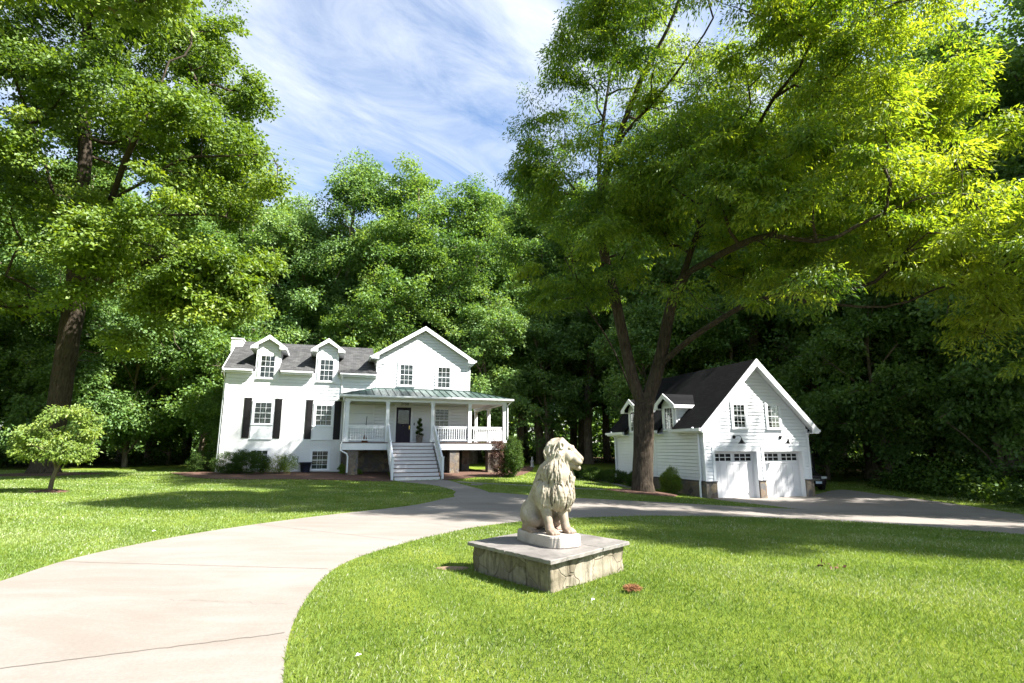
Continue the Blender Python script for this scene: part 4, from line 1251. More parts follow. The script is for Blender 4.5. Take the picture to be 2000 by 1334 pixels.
def build_lion():
    rng = np.random.default_rng(5)
    fd = Field((-.50, -.40, .09), (.62, .46, 1.40), .0066)
    # torso and hindquarters
    fd.cap((-.20, 0, .34), (.06, .02, .80), .175, .145, .03)
    fd.ell((-.22, 0, .30), (.16, .19, .17), k=.05)
    for s in (-1, 1):
        fd.ell((-.17, s*.135, .325), (.155, .085, .17), k=.04)
        fd.cap((-.16, s*.14, .30), (.0, s*.17, .26), .11, .07, .04)
        fd.cap((.0, s*.17, .25), (-.2, s*.175, .17), .06, .045, .03)
        fd.cap((-.2, s*.175, .155), (-.04, s*.185, .15), .042, .045, .02)
        fd.ell((-.04, s*.19, .155), (.07, .055, .046), k=.02)
        for t in (-1.5, -.5, .5, 1.5): fd.cap((-.03, s*.19+t*.024, .16), (.035, s*.195+t*.027, .145), .02, .019, .006)
        # shoulder and foreleg
        yl = -.115 if s < 0 else .13
        fd.ell((.10, yl*1.05, .56), (.12, .09, .17), k=.05)
        fd.cap((.12, yl, .50), (.17, yl, .36), .085, .062, .04)
        fd.cap((.17, yl, .37), (.225, yl, .20), .06, .05, .02)
        fd.cap((.225, yl, .20), (.25, yl, .155), .052, .05, .02)
        fd.ell((.285, yl, .158), (.085, .066, .046), k=.02)
        for t in (-1.5, -.5, .5, 1.5):
            fd.cap((.29, yl+t*.028, .17), (.36-abs(t)*.012, yl+t*.031, .148), .023, .021, .006)
    # tail laid along the far side
    T = [(-.36, .02, .18), (-.38, .14, .16), (-.30, .25, .155), (-.16, .29, .15)]
    for a, b in zip(T, T[1:]): fd.cap(a, b, .03, .028, .02)
    fd.ell((-.12, .29, .155), (.07, .04, .04), k=.02)
    # head frame, turned to the lion's left
    yaw = math.radians(42)
    hx = np.array([math.cos(yaw), math.sin(yaw), 0]); hy = np.array([-math.sin(yaw), math.cos(yaw), 0]); hz = np.array([0, 0, 1.])
    H = np.array([.19, .15, 1.06])
    R = np.stack([hx, hy, hz], 1)
    L = lambda x, y, z: H + hx*x + hy*y + hz*z
    # mane masses
    masses = [(L(-.075, 0, -.005), (.175, .185, .19), R), (np.array([.165, .065, .78]), (.195, .215, .25), None),
              (np.array([.205, .05, .575]), (.165, .205, .195), None), (L(-.06, 0, -.16), (.16, .19, .17), R)]
    for c, r, RR in masses: fd.ell(c, np.array(r) - .030, RR, k=.04)
    # locks flowing down and back over the mane
    d0 = fd.d.copy()
    def sd(p):
        i = np.clip(((p - fd.lo) / fd.h).astype(int), 1, fd.n - 2); x, y, z = i
        g = np.array([d0[x+1, y, z]-d0[x-1, y, z], d0[x, y+1, z]-d0[x, y-1, z], d0[x, y, z+1]-d0[x, y, z-1]]) / (2*fd.h)
        return float(d0[x, y, z]), g / (np.linalg.norm(g) + 1e-6)
    def lock(p, nrm, fl, ln, r, lift):
        """a strand that hugs the carved mass, swelling in the middle and tapering to its tip"""
        d, nrm = sd(p); p = p - nrm * d
        prev, pr, st = p, r * .5, 6
        cv = rng.normal(0, .22)
        for i in range(1, st + 1):
            t = i / st
            fl = fl + np.array([0, 0, -.22]) + np.cross(nrm, fl) * cv * math.sin(t * 5)
            fl = fl - nrm * (fl @ nrm); fl /= np.linalg.norm(fl) + 1e-6
            q = p + fl * ln / st
            if q[2] < (.42 if q[1] < -.02 else .385): break
            d, nrm = sd(q); q = q - nrm * d
            rr = r * (.45 + .65 * math.sin(math.pi * min(1, t * .8 + .1)) - .45 * t * t)
            qq = q + nrm * lift * (.25 + .75 * t)
            fd.cap(prev, qq, pr, max(.005, rr), .003)
            p, prev, pr = q, qq, max(.005, rr)
    n_l = 0
    todo = []
    for (c, r, RR), cnt in zip(masses, (60, 80, 52, 36)):
        r = np.array(r)
        for _ in range(cnt):
            u = rng.normal(size=3); u /= np.linalg.norm(u)
            q = u * r; p = c + (RR @ q if RR is not None else q)
            nr = u / r; nr = RR @ nr if RR is not None else nr; nr /= np.linalg.norm(nr)
            rel = R.T @ (p - H)
            if c[2] < .9 and p[0] < (.09 if p[1] < 0 else -.02): continue                    # leave the flanks bare
            if rel[0] > .005 and rel[2] > -.17 and abs(rel[1]) < .12: continue          # keep the face clear
            if rel[0] > .02 and rel[2] > -.2: continue
            inside_other = any((np.linalg.norm((RR2.T @ (p - c2) if RR2 is not None else p - c2) / np.array(r2)) < .82) for (c2, r2, RR2) in masses if c2 is not c)
            if inside_other or p[2] < .38 or nr[2] < -.8: continue
            away = p - L(.12, 0, .02); away /= np.linalg.norm(away)
            fl = np.array([0, 0, -1.]) * (1.0 if rel[2] < .08 else .35) + away * (.55 if rel[2] < .08 else .9) + rng.normal(0, .12, 3)
            fl -= nr * (fl @ nr); fl /= np.linalg.norm(fl) + 1e-6
            todo.append((p, nr, fl, rng.uniform(.19, .31), rng.uniform(.021, .031), rng.uniform(.012, .030)))
    fine = [(p, nr, fl + rng.normal(0, .15, 3), ln*.9, .0095, lf*.6 + .026 if p[0] > .12 else .008) for p, nr, fl, ln, r_, lf in todo for _ in range(2)]
    fine = [(p + rng.normal(0, .03, 3), *a) for p, *a in fine]
    todo = [(p, nr, fl, ln, r_, lf*(.45 if p[0] < .1 else 1)) for p, nr, fl, ln, r_, lf in todo]
    for a in sorted(todo, key=lambda a: a[0][2]) + fine: lock(*a)                                # upper tiers over lower ones
    # face
    fd.ell(L(.01, 0, .015), (.125, .10, .12), R, .03)
    fd.cap(L(.07, 0, -.03), L(.182, 0, -.092), .078, .054, .03)
    fd.cap(L(.09, 0, .055), L(.205, 0, -.048), .042, .032, .02)
    fd.ell(L(.230, 0, -.066), (.020, .036, .026), R, .01)
    for s in (-1, 1):
        fd.ell(L(.185, s*.036, -.106), (.046, .036, .036), R, .012)                       # whisker pads
        fd.cap(L(.112, s*.020, .080), L(.088, s*.076, .060), .019, .014, .015)           # brow
        fd.ell(L(.045, s*.078, -.035), (.07, .042, .075), R, .02)                         # cheek
        fd.cap(L(.0, s*.11, .0), L(.0, s*.12, -.24), .034, .012, .006)               # cheek ruff
        fd.cap(L(.045, s*.085, -.05), L(.045, s*.095, -.27), .030, .010, .005); fd.cap(L(-.035, s*.125, -.0), L(-.05, s*.15, -.21), .032, .012, .005)
        fd.ell(L(.118, s*.056, .040), (.022, .020, .016), R, .006, True)                  # eye socket
        fd.ell(L(.103, s*.050, .040), (.017, .017, .015), R, .003)
        fd.ell(L(-.015, s*.128, .090), (.040, .036, .056), R, .010)                       # ear
        fd.ell(L(.008, s*.152, .090), (.020, .024, .036), R, .006, True)
    fd.cap(L(.06, 0, -.135), L(.168, 0, -.165), .052, .034, .02)
    fd.ell(L(.180, 0, -.178), (.032, .036, .028), R, .012)
    fd.ell(L(.205, 0, -.140), (.05, .07, .0035), R, .006, True)                           # mouth
    fd.ell(L(.246, .014, -.072), (.010, .008, .007), R, .003, True); fd.ell(L(.246, -.014, -.072), (.010, .008, .007), R, .003, True)
    for t in np.linspace(-.09, .09, 6):                                                   # forelock swept back
        a = L(.055 - abs(t)*.4, t*.8, .128 - abs(t)*.25)
        fd.cap(a, L(-.02, t*1.15, .178 - abs(t)*.4), .012, .023, .004); fd.cap(L(-.02, t*1.15, .178 - abs(t)*.4), L(-.15, t*1.5, .15 - abs(t)*.5), .023, .016, .004)
    v, f = fd.mesh()
    zb = float(terr(*PC)) + .345
    root = thing('lion_statue', 'weathered cream stone lion sitting with its head turned, on the slate topped plinth', 'statue', (.425, 7.08, zb), math.radians(-57))
    root.scale = (1.0, 1.0, 1.02)
    np_mesh('body', v, f, M['lion'], root, smooth=True)
    # oval base, slightly hewn
    n = 56; prof = ((0, .98), (.012, 1.0), (.112, .985), (.130, .965), (.134, .93))
    vs, fs = [], []
    for z, k in prof:
        for j in range(n):
            t = 2*math.pi*j/n; c, s = math.cos(t), math.sin(t)
            w = 1 + .016*math.sin(5*t+1) + .010*math.sin(11*t) + .006*math.sin(23*t+z*40)
            vs.append((.04 + .455*k*w*math.copysign(abs(c)**.5, c), .245*k*w*math.copysign(abs(s)**.55, s), z))
    for i in range(len(prof)-1):
        for j in range(n): fs.append((i*n+j, i*n+(j+1) % n, (i+1)*n+(j+1) % n, (i+1)*n+j))
    fs.append(tuple(range((len(prof)-1)*n, len(prof)*n))); fs.append(tuple(range(n-1, -1, -1)))
    MB().add(vs, fs).build('base', M['lionbase'], root, False)
build_lion()

def build_plinth():
    z0 = float(terr(*PC))
    root = thing('stone_plinth', 'low square fieldstone plinth with a slate slab top under the lion', 'plinth', (PC[0], PC[1], z0))
    q = (PL - PC)
    wq = q * .915
    # stone wall with uneven faces
    bm = bmesh.new()
    vv = [bm.verts.new((x, y, z)) for z in (-.15, .305) for x, y in wq]
    bm.faces.new(vv[:4][::-1]); bm.faces.new(vv[4:])
    for i in range(4): bm.faces.new((vv[i], vv[(i+1) % 4], vv[4+(i+1) % 4], vv[4+i]))
    bmesh.ops.subdivide_edges(bm, edges=bm.edges[:], cuts=23, use_grid_fill=True)
    rng = np.random.default_rng(3)
    for v in bm.verts:
        if v.co.z < .30:
            x, y, z = v.co
            a = math.sin(9*x+3*y)*math.sin(11*z+4*x) + .6*math.sin(23*x-17*y)*math.sin(29*z)
            v.co.x *= 1 + .012*a + rng.normal(0, .0025); v.co.y *= 1 + .012*a + rng.normal(0, .0025)
    me = bpy.data.meshes.new('stone_wall'); bm.to_mesh(me); bm.free()
    link_mesh('stone_wall', me, M['paleplinth'], root, True)
    # slab in three pieces with open joints
    P = lambda a, b: q[0]*(1-a)*(1-b) + q[1]*a*(1-b) + q[2]*a*b + q[3]*(1-a)*b
    for (a0, a1, b0, b1) in ((0, .62, 0, .496), (.626, 1, 0, 1), (0, .62, .504, 1)):
        n = 14; ring = []
        for (sa, sb, ea, eb) in ((a0, b0, a1, b0), (a1, b0, a1, b1), (a1, b1, a0, b1), (a0, b1, a0, b0)):
            for i in range(n):
                t = i/n; a, b = sa+(ea-sa)*t, sb+(eb-sb)*t
                ring.append(P(a, b) + rng.normal(0, .0035, 2))
        m = MB(); k = len(ring); jit = rng.normal(0, .003, (k, 2))
        m.v = [(x, y, .306) for x, y in ring] + [(x+j[0], y+j[1], .340) for (x, y), j in zip(ring, jit)] + [((x+j[0])*.995, (y+j[1])*.995, .345) for (x, y), j in zip(ring, jit)]
        m.f = [tuple(range(k-1, -1, -1)), tuple(range(2*k, 3*k))] + [(l*k+i, l*k+(i+1) % k, (l+1)*k+(i+1) % k, (l+1)*k+i) for l in (0, 1) for i in range(k)]
        m.build('slab', M['bluestone'], root)
build_plinth()

# ---------------------------------------------------------------- trees
def grow(nodes, parents, tips, rng, seg=.8, up=.25, sag=.0):
    """joins every tip to the nearest limb already grown"""
    nodes = [np.array(p, float) for p in nodes]; parents = list(parents)
    tips = np.asarray(tips)
    arr = np.array(nodes)
    d = np.min(np.linalg.norm(tips[:, None] - arr[None], axis=-1), 1)
    cap = len(nodes) + int(len(tips) * 9) + 10
    A = np.full((cap, 3), 1e6); A[:len(nodes)] = arr; n = len(nodes)
    par = np.full(cap, -1); par[:n] = parents
    is_tip = np.zeros(cap, bool)
    depth = np.zeros(cap)
    for i in range(n):
        if par[i] >= 0: depth[i] = depth[par[i]] + np.linalg.norm(A[i]-A[par[i]])
    for ti in np.argsort(d):
        t = tips[ti]
        v = t - A[:n]
        dist = np.linalg.norm(v, axis=1)
        cost = dist + .9*np.maximum(0, -v[:, 2]) + .10*depth[:n]
        b = int(np.argmin(cost)); L = dist[b]
        k = max(1, int(round(L / seg)))
        if n + k >= cap: break
        p0 = A[b].copy(); last = b
        for j in range(1, k + 1):
            u = j / k
            p = p0 + (t - p0) * u
            p[2] += up * L * (u * (1 - u))
            if j < k: p += rng.normal(0, .07 * min(L, 2.), 3)
            A[n] = p; par[n] = last; depth[n] = depth[last] + np.linalg.norm(p - A[last]); last = n; n += 1
        is_tip[last] = True
    return A[:n], par[:n], is_tip[:n]

def branch_mesh(A, par, tip, r_tip, r_base, flare=None, kmax=14, rmin=None):
    n = len(A)
    cnt = tip.astype(float) + 1e-6
    for i in range(n - 1, -1, -1):
        if par[i] >= 0: cnt[par[i]] += cnt[i]
    tot = cnt[0]
    p = math.log(max(2, tot)) / math.log(r_base / r_tip)
    r = r_tip * np.maximum(cnt, .6) ** (1 / p)
    if rmin is not None: r[:len(rmin)] = np.minimum(r[:len(rmin)], rmin)
    for i in range(1, n): r[i] = min(r[i], r[par[i]]*1.02)
    if flare is not None:
        z = A[:, 2] - A[0, 2]
        r = np.where(np.arange(n) < flare[0], r * (1 + flare[1] * np.exp(-z / flare[2])), r)
    main = np.full(n, -1)
    for i in range(1, n):
        q = par[i]
        if main[q] < 0 or r[i] > r[main[q]]: main[q] = i
    din = np.zeros((n, 3)); m = par >= 0
    din[m] = A[m] - A[par[m]]
    L = np.linalg.norm(din, axis=1); din[L > 0] /= L[L > 0][:, None]
    din[~m] = (0, 0, 1)
    dr = din.copy(); has = main >= 0
    dr[has] += din[main[has]]; dr /= np.linalg.norm(dr, axis=1)[:, None] + 1e-9
    V, Fq, off = [], [], 0
    cls = np.where(r < .03, 3, np.where(r < .09, 5, np.where(r < .22, 9, kmax)))
    ref = np.array([.13, .985, .11]); ref2 = np.array([1, 0, 0.])
    def ring(c, d, rr, k, seedp):
        rf = np.where((np.abs(d @ ref) > .92)[:, None], ref2, ref)
        a = rf - d * (rf * d).sum(1)[:, None]; a /= np.linalg.norm(a, axis=1)[:, None]
        b = np.cross(d, a)
        th = 2 * np.pi * np.arange(k) / k
        wob = 1.0
        if k >= 9:
            wob = 1 + .05*np.sin(3*th[None]+seedp[:, None]*.9) + .035*np.sin(5*th[None]+seedp[:, None]*1.7)
        rr = (rr[:, None] * wob)[..., None]
        return c[:, None] + (a[:, None]*np.cos(th)[None, :, None] + b[:, None]*np.sin(th)[None, :, None]) * rr
    for k in (3, 5, 9, kmax):
        ii = np.where(m & (cls == k))[0]
        if not len(ii): continue
        q = par[ii]; mn = main[q] == ii
        d0 = np.where(mn[:, None], dr[q], din[ii]); r0 = np.where(mn, r[q], np.minimum(r[q], r[ii]*1.25))
        z0, z1 = A[q, 2], A[ii, 2]
        a = ring(A[q], d0, r0, k, z0); b = ring(A[ii], dr[ii], r[ii], k, z1)
        v = np.concatenate([a, b], 1).reshape(-1, 3)
        base = off + np.arange(len(ii))[:, None, None] * 2 * k
        j = np.arange(k); jn = (j + 1) % k
        f = np.stack([j, jn, k + jn, k + j], -1)[None] + base
        V.append(v); Fq.append(f.reshape(-1, 4)); off += len(v)
    return np.vstack(V), np.vstack(Fq)

def leaves(cent, rng, n_per, spread, flat, L, W, droop=.2, updev=.55, tint0=None, core=None, fold=.12):
    n = len(cent) * n_per
    c = np.repeat(cent, n_per, 0)
    o = rng.normal(size=(n, 3)); o /= np.linalg.norm(o, axis=1)[:, None]
    rad = rng.random(n) ** (1 / 2.2)
    sp = np.repeat(np.broadcast_to(np.asarray(spread, float), (len(cent),)), n_per)
    o = o * (rad * sp)[:, None]
    # every cluster is a tilted spray rather than a ball
    tilt = rng.normal(0, .35, (len(cent), 2)); tl = np.repeat(tilt, n_per, 0)
    o[:, 2] = o[:, 2]*flat + o[:, 0]*tl[:, 0] + o[:, 1]*tl[:, 1] - droop*.5*(o[:, 0]**2+o[:, 1]**2)/np.maximum(sp, .01)
    c = c + o
    a = o * np.array([1, 1, .3]) / (np.linalg.norm(o, axis=1)[:, None] + 1e-6) * .9 + rng.normal(0, .6, (n, 3))
    a[:, 2] -= droop * 1.2
    a /= np.linalg.norm(a, axis=1)[:, None]
    nr = np.array([SUN_H.x*.55, SUN_H.y*.55, .85]) + rng.normal(0, updev*.8, (n, 3))
    nr -= a * (nr * a).sum(1)[:, None]; nr /= np.linalg.norm(nr, axis=1)[:, None] + 1e-9
    s = np.cross(nr, a)
    cs = np.repeat(rng.uniform(.75, 1.25, len(cent)), n_per)
    ll = (L * cs * rng.uniform(.6, 1.3, n))[:, None]; ww = (W * cs * rng.uniform(.65, 1.25, n))[:, None]
    v = np.empty((n, 4, 3), np.float32)
    v[:, 0] = c
    v[:, 1] = c + a*ll*.45 + s*ww*.5 - nr*ww*fold
    v[:, 2] = c + a*ll - np.array([0, 0, 1.])*ll*.12
    v[:, 3] = c + a*ll*.45 - s*ww*.5 - nr*ww*fold
    tint = np.repeat(rng.normal(.5, .13, len(cent)) if tint0 is None else tint0, n_per) + rng.normal(0, .14, n)
    return v.reshape(-1, 3), np.arange(n*4).reshape(n, 4), np.clip(tint, 0, 1)

def n3(p, s, ph=0.0):
    x, y, z = p[:, 0]/s, p[:, 1]/s, p[:, 2]/s
    return (np.sin(2.1*x+1.3*y+ph)*np.sin(1.7*y-1.1*z+ph*.7)+np.sin(1.9*z+.9*x-ph)*.8+np.sin(3.7*x-2.9*z+ph*1.3)*np.sin(3.1*y+ph)*.6)/2

def crown_pts(ells, n, rng, shell=2.6, gate=-.25, gs=2.2, ph=0.0, mind=0.0):
    E = np.array([e[:6] for e in ells], float); w = E[:, 3]*E[:, 4]*E[:, 5]
    w = w ** .8
    if len(ells[0]) > 6: w = w * np.array([e[6] for e in ells])
    k = rng.choice(len(E), n*3, p=w/w.sum())
    u = rng.normal(size=(n*3, 3)); u /= np.linalg.norm(u, axis=1)[:, None]
    r = rng.random(n*3) ** (1/(3*shell)) if shell > 1 else rng.random(n*3)**(1/3)
    wob = 1 + .22*n3(u*3, 1.0, ph)
    p = E[k, :3] + u * (r*wob)[:, None] * E[k, 3:]
    keep = n3(p, gs, ph) > gate
    return p[keep][:n]

def tree_object(name, label, cat, loc, A, par, tip, leafdata, leafmat, barkmat, r_tip, r_base, flare=None, group=None, rotz=0, rmin=None):
    root = thing(name, label, cat, loc, rotz, group)
    v, f = branch_mesh(A, par, tip, r_tip, r_base, flare, rmin=rmin)
    np_mesh('trunk', v, f, barkmat, root, smooth=True)
    lv, lf, lt = leafdata
    np_mesh('crown', lv, lf, leafmat, root, tint=lt)
    return root

def polyline_nodes(lines, step=.7):
    """lines: list of (start node index or (line, frac) , points) -> nodes, parents"""
    nodes, par, ends = [], [], []
    for attach, pts in lines:
        pts = [np.array(p, float) for p in pts]
        if attach is None: last = -1
        else:
            li, fr = attach; rng_ = ends[li]; last = rng_[min(len(rng_)-1, int(fr*(len(rng_)-1)))]
            pts = [nodes[last]] + pts
        ids = []
        if last < 0:
            nodes.append(pts[0]); par.append(-1); last = 0; ids.append(0)
        P = np.array(pts)
        P = resample3(P)
        L = np.r_[0, np.cumsum(np.linalg.norm(np.diff(P, axis=0), axis=1))]
        k = max(2, int(L[-1]/step))
        for s in np.linspace(0, L[-1], k+1)[1:]:
            nodes.append(np.array([np.interp(s, L, P[:, i]) for i in range(3)])); par.append(last); last = len(nodes)-1; ids.append(last)
        ends.append(ids)
    polyline_nodes.ends = ends
    return nodes, par
def resample3(pts):
    P = np.vstack([2*pts[0]-pts[1], pts, 2*pts[-1]-pts[-2]])
    out = []
    for i in range(1, len(P)-2):
        t = np.linspace(0, 1, 8, endpoint=False)[:, None]; p0, p1, p2, p3 = P[i-1:i+3]
        out.append(.5*(2*p1+(p2-p0)*t+(2*p0-5*p1+4*p2-p3)*t**2+(3*p1-p0-3*p2+p3)*t**3))
    return np.vstack(out+[pts[-1:]])

def big_right_tree():
    rng = np.random.default_rng(21)
    bx, by = 6.15, 26.4; bz = tz(bx, by)
    o = np.array([bx, by, bz])
    a = lambda px, py, Y: np.array(at(px, py, Y))
    lines = [
     (None, [o+[0, 0, -.25], o+[0, 0, .6], a(1256, 880, 26.4), a(1257, 830, 26.4), a(1258, 795, 26.4)]),
     ((0, 1), [a(1240, 750, 26.4), a(1224, 690, 26.4), a(1208, 615, 26.5), a(1196, 560, 26.5), a(1172, 450, 26.3), a(1177, 378, 25), a(1197, 302, 24), a(1250, 160, 22.6), a(1305, 54, 21.8), a(1340, -40, 21)]),
     ((0, 1), [a(1276, 752, 26.3), a(1292, 690, 26.1), a(1310, 600, 25.8), a(1337, 540, 25.0), a(1381, 513, 23.2), a(1427, 487, 21.6), a(1502, 460, 20), a(1600, 474, 18.2)]),
     ((1, .62), [a(1219, 262, 23.2), a(1284, 190, 22), a(1338, 119, 21.2), a(1386, 49, 20.5), a(1420, -30, 20)]),
     ((1, .5), [a(1170, 330, 26.5), a(1181, 216, 26.8), a(1200, 100, 27)]),
     ((2, .12), [a(1345, 665, 25), a(1400, 628, 23.5), a(1486, 583, 22), a(1616, 571, 20.5), a(1700, 555, 19.5), a(1740, 522, 19)]),
     ((2, .85), [a(1610, 470, 17.8), a(1691, 432, 17), a(1778, 394, 16.2), a(1848, 340, 15.6), a(1930, 330, 15.2)]),
     ((2, .45), [a(1370, 440, 24.5), a(1440, 320, 24), a(1513, 189, 20.8), a(1554, 146, 20), a(1575, 100, 19.4), a(1621, 38, 19)]),
     ((7, .75), [a(1605, 140, 19.6), a(1690, 145, 19)]),
     ((1, .35), [a(1140, 560, 27), a(1090, 480, 27.5)]),
     ((0, .9), [a(1215, 720, 27.2), a(1180, 650, 27.8), a(1130, 580, 28)]),
     ((1, .45), [a(1130, 380, 25.5), a(1075, 310, 25)]),
     ((5, .6), [a(1720, 600, 19.5), a(1840, 560, 18.5), a(1930, 540, 17.8)]),
    ]
    nodes, par = polyline_nodes(lines)
    limb_ids = polyline_nodes.ends
    ells = [ # x y z rx ry rz weight
     (5.2, 25, 18.0, 4.3, 5.2, 7.0, .9), (3.6, 26, 11.6, 3.6, 4.5, 3.6, .9), (10.3, 22, 21.5, 6.5, 6.5, 6.5, 1.0),
     (8.6, 21.8, 11.8, 5.0, 4.0, 4.2, 1.3), (13.2, 19.2, 11.6, 5.0, 3.8, 3.6, 1.5), (15.6, 18.0, 8.9, 3.0, 3.0, 2.9, 1.3),
     (14.0, 20, 17.4, 4.6, 4.6, 4.6, 1.0), (11.5, 18.8, 7.5, 4.4, 2.6, 1.2, .9), (9.6, 22, 8.3, 2.8, 2.6, 1.7, 1.0), (16.6, 18, 5.9, 1.8, 1.8, 1.5, 1.0), (2.0, 25.5, 13.5, 2.6, 3, 3.0, .9)]
    tips = crown_pts(ells, 1330, rng, 2.0, .0, 1.9, 1.7)
    nd = np.array(nodes)
    dm = np.array([np.linalg.norm((nd - t)*np.array([1, .45, 1]), axis=1).min() for t in tips])
    tips = tips[(dm > 1.0) | (rng.random(len(tips)) < .25)]
    A, pr, tp = grow(nodes, par, tips, rng, .8, .18)
    cl = A[tp]
    # extra sprays along the outer twigs
    t0 = np.clip(rng.normal(.48, .11, len(cl)) + .10*n3(cl, 3.0, 4.0) + .022*(cl[:, 0]-9), .05, .95)
    ld = leaves(cl, rng, 300, rng.uniform(.6, 1.3, len(cl)), .24, .20, .062, .5, .75, t0)
    rm = np.full(len(nodes), 9.0)
    for li, r0, r1 in ((1, .33, .10), (2, .33, .13), (3, .13, .05), (4, .14, .05), (5, .15, .06), (6, .11, .04), (7, .15, .05), (8, .06, .03), (9, .10, .04), (10, .14, .06), (11, .09, .04), (12, .06, .03)):
        ids = limb_ids[li]; rm[ids] = np.linspace(r0, r1, len(ids))
    tree_object('old_maple_tree', 'huge spreading yellow green tree in front of the garage with forked dark trunk', 'tree', (0, 0, 0), A, pr, tp, ld, M['leaf_gold'], M['bark'], .011, .47, (len(nodes), .30, .5), rmin=rm)
    mulch_ring(bx, by, 1.75, 1.4)

def big_left_tree():
    rng = np.random.default_rng(8)
    bx, by = -26.0, 31.0; bz = tz(bx, by)
    o = np.array([bx, by, bz])
    a = lambda px, py, Y: np.array(at(px, py, Y))
    lines = [
     (None, [o+[0, 0, -.25], o+[0, 0, .8], a(112, 800, 31), a(128, 700, 31), a(146, 600, 31), a(150, 545, 31), a(156, 430, 30.5), a(166, 288, 29.8), a(163, 165, 29.4), a(170, 40, 29), a(180, -100, 29)]),
     ((0, .48), [a(132, 480, 30.5), a(110, 400, 28.5), a(91, 330, 27.5), a(60, 240, 26.5)]),
     ((0, .46), [a(182, 500, 30), a(215, 400, 28.5), a(250, 300, 26.8), a(300, 200, 26), a(330, 120, 26)]),
     ((0, .40), [a(120, 595, 30), a(60, 560, 29), a(0, 535, 28), a(-60, 520, 27)]),
     ((0, .43), [a(195, 548, 29.5), a(250, 525, 28), a(307, 506, 26.8), a(380, 500, 26)]),
     ((2, .4), [a(290, 350, 26.5), a(360, 310, 25.6), a(440, 305, 25.2), a(530, 300, 25.2)]),
     ((0, .62), [a(220, 280, 30), a(300, 230, 29), a(390, 170, 28.5)]),
     ((0, .55), [a(200, 420, 29), a(300, 420, 27.5), a(420, 420, 26.5), a(480, 440, 26)]),
     ((3, .4), [a(60, 620, 28.5), a(10, 660, 27.5)]),
    ]
    nodes, par = polyline_nodes(lines)
    ells = [(-23.3, 30, 22.5, 7.2, 7.5, 9.5, 1.0), (-18.0, 27.5, 16.8, 4.2, 4.5, 4.0, 1.0), (-17.4, 26.5, 11.6, 4.6, 4.2, 3.6, 1.5), (-15.4, 26.5, 9.0, 2.2, 2.6, 2.6, 1.0),
            (-29, 29, 15, 6.0, 6.0, 6.5, .7), (-19.5, 27, 8.0, 3.4, 3.0, 1.8, 1.1), (-13.2, 25.2, 15.2, 1.8, 1.6, 1.3, .8), (-30, 30, 26, 8, 7, 8, .6)]
    tips = crown_pts(ells, 1350, rng, 2.0, -.03, 2.2, .4)
    nd = np.array(nodes)
    dm = np.array([np.linalg.norm((nd - t)*np.array([1, .4, 1]), axis=1).min() for t in tips])
    ax = np.hypot(tips[:, 0] + 25, (tips[:, 1] - 29)*.5)
    tips = tips[((dm > 1.1) | (rng.random(len(tips)) < .25)) & ~((ax < 3.0) & (tips[:, 2] < 19) & (rng.random(len(tips)) < .5))]
    A, pr, tp = grow(nodes, par, tips, rng, .85, .2)
    cl = A[tp]
    t0 = np.clip(rng.normal(.5, .11, len(cl)) + .1*n3(cl, 3.0, 2.0) - .012*(cl[:, 2]-14), .1, .95)
    ld = leaves(cl, rng, 250, rng.uniform(.7, 1.4, len(cl)), .38, .20, .14, .15, .85, t0)
    tree_object('tulip_tree', 'massive broad leaved tree on the left lawn with thick knobbly brown trunk', 'tree', (0, 0, 0), A, pr, tp, ld, M['leaf_green'], M['bark'], .012, .54, (len(nodes), .75, .6))
    mulch_ring(bx+.3, by-.3, 2.9, 1.9)

def overhanging_tree():
    rng = np.random.default_rng(55)
    bx, by = -20.5, 12.0; bz = tz(bx, by)
    o = np.array([bx, by, bz])
    lines = [(None, [o+[0, 0, -.2], o+[.1, 0, 4], o+[.3, .1, 9], o+[.5, .2, 14], o+[.6, .2, 19]]),
             ((0, .62), [o+[3, .3, 14.2], o+[6, .5, 15], o+[9, .6, 14]]), ((0, .75), [o+[3, 1.5, 17], o+[5, 2, 18]])]
    nodes, par = polyline_nodes(lines)
    ells = [(-11.0, 12.4, 13.9, 2.0, 1.4, .8, 1.0), (-14, 12.5, 15.6, 2.8, 2.2, 1.4, .9), (-18, 12, 18, 4, 4, 4, .5)]
    tips = crown_pts(ells, 260, rng, 1.6, -.2, 1.2, .9)
    A, pr, tp = grow(nodes, par, tips, rng, .6, .2)
    ld = leaves(A[tp], rng, 130, rng.uniform(.5, .9, tp.sum()), .35, .17, .11, .3, .7)
    tree_object('overhanging_tree', 'tree whose bright leafy bough hangs into the top left corner', 'tree', (0, 0, 0), A, pr, tp, ld, M['leaf_light'], M['bark_grey'], .01, .34, (len(nodes), .4, .5))

